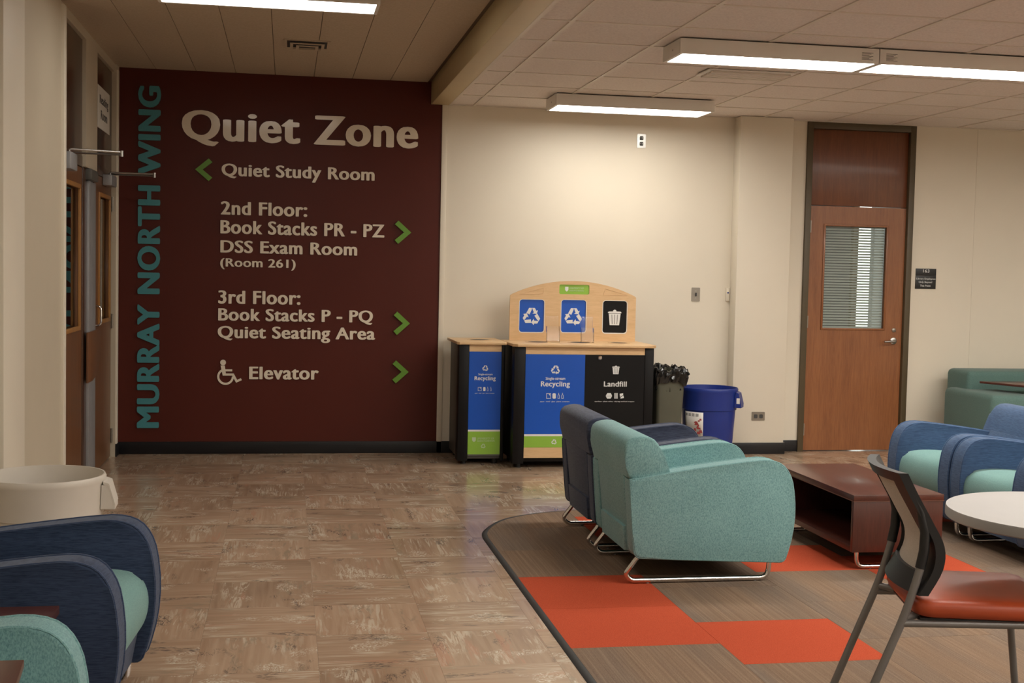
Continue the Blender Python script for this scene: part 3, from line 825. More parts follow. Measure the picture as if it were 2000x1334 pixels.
station_print(rl, Yp, L5, [
    ('r', 'recycling_symbol', (293, 664, 20), 'white_print'),
    ('t', 'lettering', ('Single-stream', 247, 340, 698, 713, .013), 'white_print'),
    ('t', 'lettering', ('Recycling', 223, 360, 717, 750, .022), 'white_print'),
    ('p', 'pictogram', icon_paper(245, 268, 787, 812), 'white_print'),
    ('p', 'pictogram', icon_can(279, 294, 787, 813), 'white_print'),
    ('p', 'pictogram', icon_bottle(304, 313, 785, 813), 'white_print'),
    ('p', 'pictogram', icon_bottle(325, 333, 785, 813), 'white_print'),
    ('t', 'lettering', ('paper · metal · glass · plastic containers', 225, 352, 824, 831, .0), 'white_print'),
    ('p', 'crest', [shield(219, 1129, 25, 31)], 'grey_print'),
    ('t', 'lettering', ('UNIVERSITY OF', 240, 350, 1115, 1127, .0), 'grey_print'),
    ('t', 'lettering', ('SASKATCHEWAN', 240, 352, 1131, 1143, .0), 'grey_print'),
    ('r', 'recycling_symbol', (279, 1171, 16), 'grey_print')])

# ---- double unit with arched backboard
YR = 9.40
rr = thing('recycling_station', 'double recycling and landfill cabinet with an arched wooden backboard', 'recycling bin', (0, 0, 0), 0, 'recycling cabinets')
rx0 = W(*L5(478, 800), YR)[0]; rx1 = W(*L5(1387, 800), YR)[0]
YBK = 9.93
qa = W(*L5(558, 560), YR)[0]; qm = W(*L5(944, 640), YR)[0]; qb = W(*L5(1334, 560), YR)[0]
box('cabinet_body', rx0 + .012, rx1 - .012, YR + .02, YBK + .01, .05, TOPZ - .022, 'blackgloss', rr, .004)
chevtop('worktop', rx0 - .014, rx1 + .014, YR - .03, YBK + .03, rr, .035)
for a, b in ((rx0, qa), (qb, rx1)):
    bm = bmesh.new(); bx(bm, a, b - .001, YR, YR + .12, .035, TOPZ - .0225, .006); done('corner_post', bm, 'blackgloss', rr, smooth=35)
zr = lambda y, X=750: W(*L5(X, y), YR)[1]
box('header_panel', qa, qb - .001, YR + .006, YR + .03, zr(574), TOPZ - .0225, 'maple', rr)
box('door_panel', qa, qm - .001, YR + .004, YR + .03, zr(1094), zr(574) - .001, 'blue_print', rr)
ld = box('door_panel', qm, qb - .001, YR + .004, YR + .03, zr(1180), zr(574) - .001, 'blackgloss', rr)
box('white_band', qa, qm - .001, YR + .004, YR + .03, zr(1107), zr(1094) - .0002, 'white_print', rr)
box('base_panel', qa, qm - .001, YR + .004, YR + .03, zr(1180), zr(1107) - .0002, 'green_print', rr)
box('sill_panel', qa, qb - .001, YR + .006, YR + .03, zr(1248), zr(1180) - .001, 'maple', rr)
for x in (rx0 + .06, rx1 - .06):
    for y in (YR + .08, YBK - .06): lathe_obj('foot', [(.02, 0), (.02, .05)], 'black', rr, 12, x, y, True, True)
kx, kz = W(*L5(1040, 597), YR)
bm = bmesh.new(); lathe(bm, [(.017, 0), (.017, .010), (.011, .017)], 16, 0, 0, True, True); bmesh.ops.rotate(bm, verts=bm.verts, matrix=Matrix.Rotation(PI / 2, 3, 'X'))
done('lock', bm, 'chrome', rr, (kx, YR + .004, kz), 40)
Yp = YR + .0035
station_print(rr, Yp, L5, [
    ('r', 'recycling_symbol', (750, 675, 30), 'white_print'),
    ('t', 'lettering', ('Single-stream', 686, 813, 722, 746, .013), 'white_print'),
    ('t', 'lettering', ('Recycling', 655, 843, 750, 793, .022), 'white_print'),
    ('p', 'pictogram', icon_paper(690, 720, 827, 862), 'white_print'),
    ('p', 'pictogram', icon_can(730, 752, 827, 862), 'white_print'),
    ('p', 'pictogram', icon_bottle(764, 777, 825, 862), 'white_print'),
    ('p', 'pictogram', icon_bottle(788, 802, 825, 862), 'white_print'),
    ('t', 'lettering', ('paper · metal · glass · plastic containers', 650, 841, 876, 887, .0), 'white_print'),
    ('r', 'recycling_symbol', (740, 1144, 18), 'white_print'),
    ('t', 'lettering', ('Landfill', 1065, 1213, 750, 784, .022), 'white_print'),
    ('p', 'pictogram', [[(1077, 844), (1087, 826), (1110, 826), (1118, 844)], [(1077, 846), (1118, 846), (1108, 862), (1086, 862)]], 'white_print'),
    ('p', 'pictogram', [[(1133 + k * 8, 826), (1138 + k * 8, 826), (1138 + k * 8, 862), (1133 + k * 8, 862)] for k in range(3)], 'white_print'),
    ('p', 'pictogram', [[(1168, 830), (1190, 827), (1190, 838), (1170, 852)], [(1172, 855), (1192, 841), (1195, 858), (1174, 862)]], 'white_print'),
    ('t', 'lettering', ('styrofoam · plastic cutlery · chip bags and food wrappers', 1005, 1262, 876, 886, .0), 'white_print')])
u0, v1 = W(*L5(1121, 646), Yp); u1, v0 = W(*L5(1165, 703), Yp)
bdy, sli = can_polys(u0, u1, v0, v1)
flat('landfill_symbol', bdy, Yp, 'white_print', rr); flat('landfill_symbol_slits', sli, Yp - .0008, 'ink', rr)
# backboard (front at YF)
YF = YBK - .025
def B(x, y): return W(*L5(x, y), YF)
bl, bt = B(455, 180); br_, _ = B(1275, 190); _, btop = B(862, 96)
rad = .02
n = 18
cx_ = (bl + br_) / 2; hw = (br_ - bl) / 2; sag = btop - bt
R_ = ((hw - .015) ** 2 + sag ** 2) / (2 * sag)
arc = [(cx_ + (hw - .015) * (1 - 2 * k / n), btop - R_ + math.sqrt(R_ ** 2 - ((hw - .015) * (1 - 2 * k / n)) ** 2)) for k in range(n + 1)]
outer = [(bl, TOPZ + .0005), (br_, TOPZ + .0005), (br_, bt - .012)] + arc + [(bl, bt - .012)]
wins = []
for (x0, x1, y0, y1, r) in ((515, 675, 217, 428, .022), (787, 947, 220, 430, .022), (1058, 1213, 226, 434, .022), (775, 970, 120, 183, .012)):
    a = B(x0, (y0 + y1) / 2)[0]; b = B(x1, (y0 + y1) / 2)[0]; c = B((x0 + x1) / 2, y1)[1]; d = B((x0 + x1) / 2, y0)[1]
    wins.append((a, b, c, d, r))
me = shape_mesh([outer], [rrect(*w) for w in wins], .016)
bbd = link('backboard', me, 'maple', rr, (0, YF + .016, 0))
box('backboard_panel', bl + .004, br_ - .004, .0005, .012, TOPZ + .0005, bt - .015, 'maple', bbd)
bm = bmesh.new(); prism(bm, [(a, b) for a, b in [(wins[3][0] - .02, bt - .02), (wins[3][1] + .02, bt - .02), (wins[3][1] + .02, wins[3][3] + .012), (wins[3][0] - .02, wins[3][3] + .012)]], .0005, .012, 'y'); done('backboard_panel', bm, 'maple', bbd)
for (w, mt) in zip(wins, ('blue_print', 'blue_print', 'blackgloss', 'green_print')):
    flat('graphic_panel', [rrect(w[0] + .0005, w[1] - .0005, w[2] + .0005, w[3] - .0005, w[4])], -.006, mt, bbd, .004)
    if mt != 'green_print':
        me = shape_mesh([rrect(w[0] - .005, w[1] + .005, w[2] - .007, w[3] + .003, w[4] + .004)], [rrect(*w)], .001)
        link('panel_border', me, 'white_print', bbd, (0, -.0165, 0))
for w in wins[:2]:
    flat('recycling_symbol', recycle_polys((w[0] + w[1]) / 2, (w[2] + w[3]) / 2 - .006, (w[1] - w[0]) * .44), -.0105, 'white_print', bbd)
w = wins[2]; pw = w[1] - w[0]
bdy, sli = can_polys(w[0] + .24 * pw, w[1] - .24 * pw, w[2] + .24 * (w[3] - w[2]), w[3] - .27 * (w[3] - w[2]))
flat('landfill_symbol', bdy, -.0105, 'white_print', bbd); flat('landfill_symbol_slits', sli, -.0114, 'ink', bbd)
w = wins[3]; ww = w[1] - w[0]; hh = w[3] - w[2]
flat('crest', [[(x, -y) for x, y in shield(w[0] + .25 * ww, -(w[2] + .52 * hh), .11 * ww, .5 * hh)]], -.0105, 'white_print', bbd)
link('lettering', text_mesh('UNIVERSITY OF', w[0] + .34 * ww, w[0] + .82 * ww, w[2] + .55 * hh, w[2] + .72 * hh, .0008, 0), 'grey_print', bbd, (0, -.0105, 0))
link('lettering', text_mesh('SASKATCHEWAN', w[0] + .34 * ww, w[0] + .82 * ww, w[2] + .30 * hh, w[2] + .46 * hh, .0008, 0), 'grey_print', bbd, (0, -.0105, 0))
for pts in ([(515, 183), (668, 178), (673, 140)], [(1060, 188), (1215, 188), (1075, 147)]):
    q = [B(*p) for p in pts]
    tube_obj('routed_line', [(p[0], -.0165, p[1]) for p in q] + [(q[0][0], -.0165, q[0][1])], .0018, 'maple', bbd, 0, 6)
# deposit openings: rim on the top, dark disc for the shade inside
for a, b, y0, y1, par in ((rx0 + .13, rx0 + .33, YR + .14, YR + .36, rr), (rx0 + .47, rx0 + .67, YR + .14, YR + .36, rr), (rx0 + .80, rx0 + .98, YR + .14, YR + .36, rr), (lx0 + .10, lx0 + .30, YL + .16, YL + .38, rl)):
    bm = bmesh.new(); lathe(bm, [((b - a) / 2, TOPZ), ((b - a) / 2, TOPZ + .002), ((b - a) / 2 - .02, TOPZ + .002)], 28, (a + b) / 2, (y0 + y1) / 2, False, False); done('opening_rim', bm, 'maple', par, smooth=40)
    bm = bmesh.new(); lathe(bm, [((b - a) / 2 - .021, TOPZ + .0003), ((b - a) / 2 - .021, TOPZ + .0008)], 28, (a + b) / 2, (y0 + y1) / 2, True, True); done('opening_shade', bm, 'ink', par)
# brochure holders
for lab, x0, x1, yb, ytop, ymid in (('empty clear brochure holder between the two blue recycling panels', 695, 777, 478, 325, 392), ('empty clear brochure holder in front of the middle blue panel corner', 920, 1000, 480, 330, 402)):
    Yh = 9.66
    a, _ = W(*L5(x0, 440), Yh); b, _ = W(*L5(x1, 440), Yh); zt_ = W(*L5((x0 + x1) / 2, ytop), Yh + .03)[1]; zm = W(*L5((x0 + x1) / 2, ymid), Yh)[1]
    t = thing('brochure_holder', lab, 'holder', ((a + b) / 2, Yh, TOPZ + .0005), 0, 'clear brochure holders on the cabinet top')
    hwid = (b - a) / 2
    bm = bmesh.new(); prism(bm, [(.030, 0), (.034, 0), (.064, zt_ - TOPZ), (.060, zt_ - TOPZ)], -hwid, hwid, 'x'); done('back_panel', bm, 'acrylic', t)
    bm = bmesh.new(); prism(bm, [(-.004, .01), (0, .01), (.012, zm - TOPZ), (.008, zm - TOPZ)], -hwid, hwid, 'x'); done('front_panel', bm, 'acrylic', t)
    for s in (-1, 1):
        bm = bmesh.new(); prism(bm, [(0, .01), (.030, .0), (.045, (zm - TOPZ)), (.012, zm - TOPZ)], s * hwid - .0015, s * hwid + .0015, 'x'); done('side_panel', bm, 'acrylic', t)
    box('base', -hwid, hwid, -.012, .05, 0, .004, 'acrylic', t)

# ================================================================== GREY-GREEN SLIM BIN WITH BLACK LINER
gb = thing('slim_bin', 'tall grey-green slim bin with a black liner beside the landfill cabinet', 'trash can', (2.992, 9.70, 0))
bm = bmesh.new()
a0, a1 = (.105, .20), (.14, .24)
def rr_ring(hx, hy, z, r=.03):
    return [bm.verts.new((u, v, z)) for u, v in rrect(-hx, hx, -hy, hy, r, 4)]
rings = [rr_ring(.092, .19, 0), rr_ring(.118, .235, .715), rr_ring(.126, .243, .72), rr_ring(.126, .243, .75), rr_ring(.114, .231, .75), rr_ring(.09, .185, .02)]
for p, q in zip(rings, rings[1:]):
    for k in range(len(p)): bm.faces.new((p[k], p[(k + 1) % len(p)], q[(k + 1) % len(q)], q[k]))
bm.faces.new(rings[0][::-1]); bm.faces.new(rings[-1])
done('bin_body', bm, 'green_plastic', gb, smooth=40)
bm = bmesh.new(); rnd = random.Random(3)
prof = [(-.004, .655), (.006, .70), (.012, .725), (.016, .745), (.010, .765), (-.004, .772), (-.022, .76), (-.03, .70), (-.035, .60)]
base = []
for (ua, va), (ub, vb) in zip(rrect(-.126, .126, -.243, .243, .035, 6), rrect(-.126, .126, -.243, .243, .035, 6)[1:] + rrect(-.126, .126, -.243, .243, .035, 6)[:1]):
    k_ = max(1, int(math.hypot(ub - ua, vb - va) / .009))
    base += [(ua + (ub - ua) * q / k_, va + (vb - va) * q / k_) for q in range(k_)]
NL = len(base); rl_ = []
ph = [rnd.uniform(0, 6.28) for _ in range(12)]
for i, (o_, z) in enumerate(prof):
    row = []
    for k, (u, v) in enumerate(base):
        d = math.hypot(u, v); nx, ny = u / d, v / d; a_ = 2 * PI * k / NL
        fold = .009 * math.sin(11 * a_ + ph[0] + 1.3 * i) + .008 * math.sin(23 * a_ + ph[1] - 2.1 * i) + rnd.uniform(-.004, .004)
        dz = .010 * math.sin(7 * a_ + ph[2]) + .010 * math.sin(19 * a_ + ph[3] + i) * .7 + rnd.uniform(-.005, .005)
        if i == 0: dz += .020 * math.sin(5 * a_ + ph[4]); fold = abs(fold) * .5
        row.append(bm.verts.new((u + nx * (o_ + .006 + abs(fold)), v + ny * (o_ + .006 + abs(fold)), z + dz)))
    rl_.append(row)
for p, q in zip(rl_, rl_[1:]):
    for k in range(NL): bm.faces.new((p[k], p[(k + 1) % NL], q[(k + 1) % NL], q[k]))
M['liner'] = plain('black liner film', (.010, .010, .010), .16)
done('liner', bm, 'liner', gb)

# ================================================================== ROUND BINS
def round_bin(name, label, loc, R, H, mat, rz=0):
    t = thing(name, label, 'trash can', loc, rz)
    b = R * .86
    lathe_obj('bin_body', [(b * .93, 0), (b * .95, .01), (R * .93, H * .70), (R * .965, H * .71), (R * .985, H * .93), (R * 1.0, H * .95), (R * 1.01, H * .98), (R * .99, H), (R * .965, H), (R * .955, H * .95), (R * .90, H * .70), (b * .90, .015)], mat, t, 56, cap0=True, cap1=True)
    for s in (0, PI):
        bm = bmesh.new()
        # bail: two cheeks and a sloping grip
        for q in (-1, 1):
            prism(bm, [(R * .96, H * .93), (R * 1.08, H * .93), (R * 1.17, H * .79), (R * 1.17, H * .75), (R * .94, H * .75)], q * R * .26 - .004, q * R * .26 + .004, 'y')
        prism(bm, [(R * .94, H * .745), (R * 1.175, H * .745), (R * 1.175, H * .79), (R * 1.15, H * .79), (R * 1.145, H * .765), (R * .94, H * .765)], -R * .26, R * .26, 'y')
        prism(bm, [(R * .985, H * .955), (R * 1.08, H * .94), (R * 1.18, H * .785), (R * 1.165, H * .775), (R * 1.07, H * .92), (R * .985, H * .935)], -R * .28, R * .28, 'y')
        bmesh.ops.rotate(bm, verts=bm.verts, matrix=Matrix.Rotation(s, 3, 'Z'))
        done('bin_handle', bm, mat, t)
    return t
bb_ = round_bin('round_bin', 'round royal blue bin between the slim bin and the pilaster', (3.405, 9.75, 0), .232, .605, 'blue_plastic', math.radians(-30))
wb = round_bin('round_bin', 'round white bin behind the shaded blue armchair near the side doors', (-1.03, 5.69, 0), .258, .585, 'white_plastic', math.radians(2))
box('handle_sticker', .236, .262, -.066, -.0655, .485, .53, 'paper', bb_)
# sheet of paper taped to the blue bin (curved with the bin)
bm = bmesh.new(); rws = []
for i in range(2):
    row = []
    for k in range(9):
        a = math.radians(-166 + 46 * k / 8); r = .232 * (.90 if i == 0 else .945) + .004
        row.append(bm.verts.new((r * math.cos(a), r * math.sin(a), .215 if i == 0 else .415)))
    rws.append(row)
for k in range(8): bm.faces.new((rws[0][k], rws[0][k + 1], rws[1][k + 1], rws[1][k]))
ps = thing('paper_notice', 'white paper notice taped low on the blue bin', 'notice', (3.405, 9.75, 0))
po = done('sheet', bm, 'paper', ps, smooth=60); po.modifiers.new('thick', 'SOLIDIFY').thickness = .001
rnd = random.Random(5)
bm = bmesh.new()
for k in range(10):
    a = math.radians(-132 + rnd.uniform(-6, 8)); z = .25 + .012 * k; r = .232 * .93 + .0055
    p = Vector((r * math.cos(a), r * math.sin(a), z)); tdir = Vector((-math.sin(a), math.cos(a), 0))
    w, h = rnd.uniform(.008, .02), rnd.uniform(.006, .012)
    bm.faces.new([bm.verts.new(p + tdir * s * w + Vector((0, 0, q * h))) for s, q in ((-1, -1), (1, -1), (.6, 1), (-.5, 1))])
ro = done('printed_figure', bm, 'red_ink', ps); ro['kind'] = 'stuff'
bm = bmesh.new()
for k in range(3):
    for j in range(4):
        a = math.radians(-160 + 9 * j); r = .232 * .945 + .0052; z = .40 - .008 * k
        p = Vector((r * math.cos(a), r * math.sin(a), z)); tdir = Vector((-math.sin(a), math.cos(a), 0))
        bm.faces.new([bm.verts.new(p + tdir * s * .013 + Vector((0, 0, q * .0018))) for s, q in ((-1, -1), (1, -1), (1, 1), (-1, 1))])
ro = done('printed_lines', bm, 'ink', ps); ro['kind'] = 'stuff'

# ================================================================== WALL DEVICES
def duplex(label, x, z, Y, rot, plate, face):
    t = thing('wall_outlet', label, 'outlet', (x, Y - .0005, z), 0, 'wall outlets')
    w, h = (.037, .058)
    if rot: w, h = h, w
    flat('cover_plate', [rrect(-w, w, -h, h, .006)], 0, plate, t, .005)
    for s in (-1, 1):
        cx, cy = (s * .024, 0) if rot else (0, s * .024)
        flat('socket', [rrect(cx - .0155, cx + .0155, cy - .0165, cy + .0165, .008)], -.005, face, t, .003)
        flat('slot', [[(cx - .008, cy - .004), (cx - .005, cy - .004), (cx - .005, cy + .007), (cx - .008, cy + .007)], [(cx + .005, cy - .004), (cx + .008, cy - .004), (cx + .008, cy + .007), (cx + .005, cy + .007)]], -.008, 'white_print' if not rot else 'ink', t, .0006)
duplex('high steel wall outlet with black sockets above the recycling cabinets', 2.917, 2.627, WY, False, 'metal', 'ink')
duplex('low steel wall outlet on the pilaster', 3.97, .324, 10.10, True, 'steel_plate', 'ink')
sw = thing('light_switch', 'brown steel light switch plate on the cream wall', 'switch', (3.432, WY - .0005, 1.349))
flat('cover_plate', [rrect(-.037, .037, -.058, .058, .005)], 0, 'steel_plate', sw, .005)
box('toggle', -.005, .005, -.022, -.0052, -.014, .014, 'ink', sw, .002)
for s in (-1, 1): flat('screw', [ring(0, s * .03, .004, 0, 2 * PI, .0039, 10)], -.005, 'metal', sw, .001)
th = thing('wall_sensor', 'tiny cream wall sensor beside the pilaster', 'sensor', (3.715, WY - .0005, 1.354))
box('sensor_body', -.016, .016, -.018, 0, -.057, .057, 'cream', th, .003)
box('sensor_window', -.006, .006, -.0195, -.0185, .008, .022, 'blue_plastic', th)
# door number sign
x0, z1 = onY(1789, 526, WY); x1, z0 = onY(1826, 563, WY)
sg = thing('door_sign', 'black plastic door sign with white writing and number 163', 'sign', ((x0 + x1) / 2, WY - .0005, (z0 + z1) / 2))
hw_, hh_ = .097, .089
box('sign_number_plate', -hw_, hw_, -.006, 0, .028, hh_, 'black', sg, .001); box('sign_text_plate', -hw_, hw_, -.006, 0, -hh_, .0265, 'black', sg, .001)
for s, a, b, c, d in (('163', -.028, .031, .055, .083, ), ('Library Employees', -.090, .092, -.012, .008), ('Only Beyond', -.066, .060, -.042, -.021), ('This Point', -.053, .047, -.069, -.052)):
    link('lettering', text_mesh(s, a, b, c, d, .0008, .01), 'white_print', sg, (0, -.006, 0))

# ================================================================== CEILING FIXTURES
def fixture(label, x0, x1, y0, y1, ztop, h, lens, extra=True):
    cx, cy = (x0 + x1) / 2, (y0 + y1) / 2; a, b = (x1 - x0) / 2, (y1 - y0) / 2
    t = thing('ceiling_light', label, 'ceiling light', (cx, cy, ztop), 0, 'fluorescent ceiling lights')
    bm = bmesh.new()
    bx(bm, -a, a, -b, -b + .02, -h, -.002, .003); bx(bm, -a, a, b - .02, b, -h, -.002, .003)
    bx(bm, -a, -a + .02, -b + .02, b - .02, -h, -.002); bx(bm, a - .02, a, -b + .02, b - .02, -h, -.002)
    bx(bm, -a + .02, a - .02, -b + .02, b - .02, -.012, -.002)
    done('housing', bm, 'light_body', t, smooth=35)
    box('lens', -a + .02, a - .02, -b + .02, b - .02, -h + .003, -h + .008, lens, t)
    if extra:
        for s in (-1, 1): box('end_screw', s * a - .002, s * a + .002, -.03, -.02, -h * .6, -h * .5, 'metal', t)
    return t
fixture('lit fluorescent fixture on the tile ceiling above the recycling cabinets', 1.972, 3.215, 9.275, 9.655, ZR - .003, .088, 'lens_wall')
fx = [2.175 + 1.212 * k for k in range(5)]
names = ['lit fluorescent fixture at the left end of the row above the armchairs', 'lit fluorescent fixture second in the row above the armchairs', 'lit fluorescent fixture third in the row over the right side', 'lit fluorescent fixture fourth in the row over the right side', 'lit fluorescent fixture at the far right end of the row']
for k in range(5):
    t = fixture(names[k], fx[k] + .003, fx[k] + 1.209, 6.90, 7.24, ZR - .003, .088, 'lens_main')
    if k < 2:
        ex = .53 if k == 0 else -.53
        bm = bmesh.new()
        for q in range(7):
            bx(bm, ex - .035, ex + .035 - .012 * (q % 3), -.1704, -.17005, -.030 - .0065 * q, -.0275 - .0065 * q)
        o = done('caution_print', bm, 'ink', t); o['kind'] = 'stuff'
for j, yy in enumerate((3.9, .9, -2.1)):
    for k in range(5):
        fixture('lit fluorescent fixture behind the photographer, row %s, place %s' % (('one', 'two', 'three')[j], ('one', 'two', 'three', 'four', 'five')[k]), fx[k] + .003, fx[k] + 1.209, yy, yy + .34, ZR - .003, .088, 'lens_main', False)
fixture('lit fluorescent fixture on the corridor ceiling', -.735, .503, 7.18, 7.49, ZL, .035, 'lens_hall')
for j, yy in enumerate((4.1, 1.1, -1.9)):
    fixture('lit corridor fixture behind the photographer, %s' % ('first', 'second', 'third')[j], -.735, .503, yy, yy + .31, ZL, .035, 'lens_hall', False)
# vent
vt = thing('ceiling_vent', 'small square air vent in the corridor ceiling', 'vent', (.12, 8.78, ZL))
bm = bmesh.new()
for k, (a, z) in enumerate(((.155, .006), (.115, .022), (.075, .030))):
    b = a - .02
    for x0, x1, y0, y1 in ((-a, a, -a, -b), (-a, a, b, a), (-a, -b, -b, b), (b, a, -b, b)):
        bx(bm, x0, x1, y0, y1, -z, -z + .006)
done('louvre_frame', bm, 'ceil_plank', vt)
box('duct_shade', -.14, .14, -.14, .14, -.004, -.0005, 'ink', vt)  # dark plate standing in for the shade inside the vent
# smoke detectors / sprinkler-like remnants behind the front row
sd = thing('ceiling_diffuser', 'pale air diffuser on the tile ceiling behind the row of lights', 'vent', (2.98, 8.0, ZR))
box('plate', -.30, .30, -.14, .14, -.012, -.003, 'light_body', sd, .003)
for k in range(5): box('slat', -.27, .27, -.115 + .052 * k, -.085 + .052 * k, -.026, -.012, 'grid', sd, .002)

# ================================================================== ARMCHAIRS
ARM = [(-.42, .512), (-.392, .177), (-.382, .148), (-.36, .135), (.345, .104), (.37, .106), (.385, .125), (.415, .238), (.425, .36), (.412, .482), (.39, .543), (.355, .585), (.305, .605), (.235, .608), (-.035, .576), (-.22, .549), (-.38, .520), (-.41, .520)]
def smooth_poly(pts, it=1):
    for _ in range(it):
        out = []
        for i in range(len(pts)):
            a, b = pts[i], pts[(i + 1) % len(pts)]
            out += [(.75 * a[0] + .25 * b[0], .75 * a[1] + .25 * b[1]), (.25 * a[0] + .75 * b[0], .25 * a[1] + .75 * b[1])]
        pts = out
    return pts
CW = .74
def armchair(label, loc, rz, arm, back, seat, group, pipe=None):
    t = thing('lounge_armchair', label, 'armchair', loc, rz, group)
    AT = .115
    prof = smooth_poly(ARM)
    for s in (-1, 1):
        o, i = s * (CW / 2), s * (CW / 2 - AT)
        bm = bmesh.new(); prism(bm, prof, min(o, i), max(o, i), 'y', .010, 3)
        ao = done('armrest', bm, arm, t, smooth=50)
        bm = bmesh.new()
        for y in (o - s * .007, i + s * .007):
            top = [p for p in prof]
            tube(bm, [(x, y, z) for x, z in top], .0042, 6, True)
        done('piping', bm, pipe or arm, ao, smooth=60)
    hw = CW / 2 - .022
    up = smooth_poly([(-.418, .500), (-.44, .60), (-.446, .668), (-.43, .708), (-.375, .726), (-.305, .720), (-.262, .672), (-.225, .58), (-.195, .505)])
    bm = bmesh.new(); prism(bm, up, -hw, hw, 'y', .014, 3)
    inn = CW / 2 - AT + .002
    prism(bm, [(-.385, .20), (-.424, .54), (-.21, .56), (-.11, .36), (-.11, .16), (-.36, .16)], -inn, inn, 'y', .006, 2)
    done('backrest', bm, back, t, smooth=50)
    bm = bmesh.new(); prism(bm, [(-.396, .145), (-.408, .265), (-.37, .275), (-.36, .14)], -inn + .03, inn - .03, 'y', .008, 2)
    done('rear_rail', bm, back, t, smooth=50)
    sp = smooth_poly([(-.14, .20), (-.16, .40), (.10, .435), (.27, .44), (.36, .425), (.395, .38), (.405, .31), (.385, .235), (.345, .195)], 2)
    bm = bmesh.new(); prism(bm, sp, -inn + .002, inn - .002, 'y', .018, 3)
    done('seat_cushion', bm, seat, t, smooth=60)
    bm = bmesh.new(); prism(bm, [(-.34, .125), (-.34, .20), (.365, .21), (.345, .105), (.30, .10)], -inn + .001, inn - .001, 'y', .006, 2)
    done('seat_base', bm, arm, t, smooth=50)
    for s in (-1, 1):
        y = s * (CW / 2 - .062)
        bm = bmesh.new()
        tube(bm, fillet([(-.33, y, .16), (-.415, y, .050), (-.385, y, .0155), (.315, y, .0155), (.325, y, .13)], .045), .0125, 12)
        ro_ = done('sled_leg', bm, 'chrome', t, smooth=60)
        for x in (-.30, .25): lathe_obj('glide', [(.008, 0), (.008, .008)], 'grey_tube', ro_, 10, x, y, True, True)
    return t
CZ = .008
armchair('teal armchair with its back to the left, nearest of the pair on the carpet edge', (2.047, 6.125, CZ), 0, 'teal', 'teal', 'teal', 'lounge armchairs')
armchair('dark slate blue armchair behind the teal armchair', (2.047, 6.895, CZ), 0, 'navy', 'navy', 'navy', 'lounge armchairs')
armchair('blue armchair with teal seat, nearer the office door behind the coffee table', (4.20, 7.005, CZ), PI, 'blue', 'blue', 'teal_seat', 'lounge armchairs')
armchair('blue armchair with teal seat, partly hidden by the round table', (4.20, 6.245, CZ), PI, 'blue', 'blue', 'teal_seat', 'lounge armchairs')
armchair('blue armchair in a shaded tone with teal seat in front of the white bin', (-.884, 4.285, 0), -.073, 'blue_shaded', 'blue_shaded', 'teal_seat', 'lounge armchairs')
tl = armchair('teal armchair cut off at the lower left corner', (-.91, 2.95, 0), 0, 'teal', 'teal', 'teal', 'lounge armchairs')
# side table between the two left armchairs
st = thing('side_table', 'dark red-brown side table between the two left armchairs', 'table', (-.96, 3.61, 0))
box('table_top', -.30, .315, -.245, .20, .475, .50, 'mahogany', st, .003)
box('table_panel', -.27, -.25, -.20, .17, .012, .475, 'mahogany_v', st); box('table_panel', .25, .27, -.20, .17, .012, .475, 'mahogany_v', st); box('shelf', -.25, .25, -.20, .17, .15, .17, 'mahogany', st)
for x in (-.26, .26):
    for y in (-.17, .14): lathe_obj('foot', [(.012, 0), (.012, .012)], 'chrome', st, 10, x, y, True, True)
# tablet on the near left armchair
tx, ty = onZ(47, 1288, .66)
ox, oy = tx - .30 + .91, ty - .20 - 2.95
bm = bmesh.new(); prism(bm, [(-.12 + ox, -.25 + oy), (.345 + ox, -.25 + oy), (.30 + ox, .20 + oy), (-.12 + ox, .20 + oy)], .640, .66, 'z', .003, 2)
tag(done('tablet', bm, 'mahogany', tl, smooth=35), 'brown swivel tablet')
tube_obj('tablet_post', [(ox - .05, oy, .43), (ox - .05, oy, .64)], .02, 'black', tl, 0, 14)

# ================================================================== COFFEE TABLE
ct = thing('coffee_table', 'low mahogany coffee table with an open shelf between the armchairs', 'table', (3.12, 6.475, CZ))
TZ = .395
box('table_top', -.25, .25, -.525, .525, TZ - .030, TZ, 'mahogany', ct, .0015)
box('edge_strip', -.251, .251, -.526, .526, TZ - .034, TZ - .0302, 'edge_band', ct)
for y0, y1 in ((-.522, -.497), (.497, .522)): box('end_panel', -.248, .248, y0, y1, .098, TZ - .0342, 'mahogany_v', ct, .0012)
box('bottom_panel', -.248, .248, -.4965, .4965, .098, .128, 'mahogany', ct, .0012)
box('rear_panel', .222, .246, -.4965, .4965, .1285, TZ - .0342, 'mahogany_v', ct)
for y in (-.47, .47):
    tube_obj('sled_leg', [(-.20, y, .098), (-.195, y, .0135), (.195, y, .0135), (.20, y, .098)], .0115, 'chrome', ct, .04, 12)
    for x in (-.12, .12): lathe_obj('glide', [(.007, 0), (.007, .006)], 'grey_tube', ct, 10, x, y, True, True)

# ================================================================== ROUND TABLE
rt_ = thing('round_table', 'round pale grey cafe table at the right edge', 'table', (2.60, 3.77, CZ))
TR = .40
lathe_obj('table_top', [(TR - .004, .698), (TR, .702), (TR, .728), (TR - .002, .732)], 'tableedge', rt_, 72, cap0=True, cap1=True)
lathe_obj('laminate', [(TR - .002, .7321), (TR - .002, .7345)], 'tabletop', rt_, 72, cap0=True, cap1=True)
lathe_obj('column', [(.035, .03), (.035, .68), (.10, .698)], 'grey_tube', rt_, 24, cap0=True, cap1=True)
lathe_obj('base', [(.25, 0), (.25, .008), (.22, .018), (.05, .032)], 'grey_tube', rt_, 48, cap0=True, cap1=True)

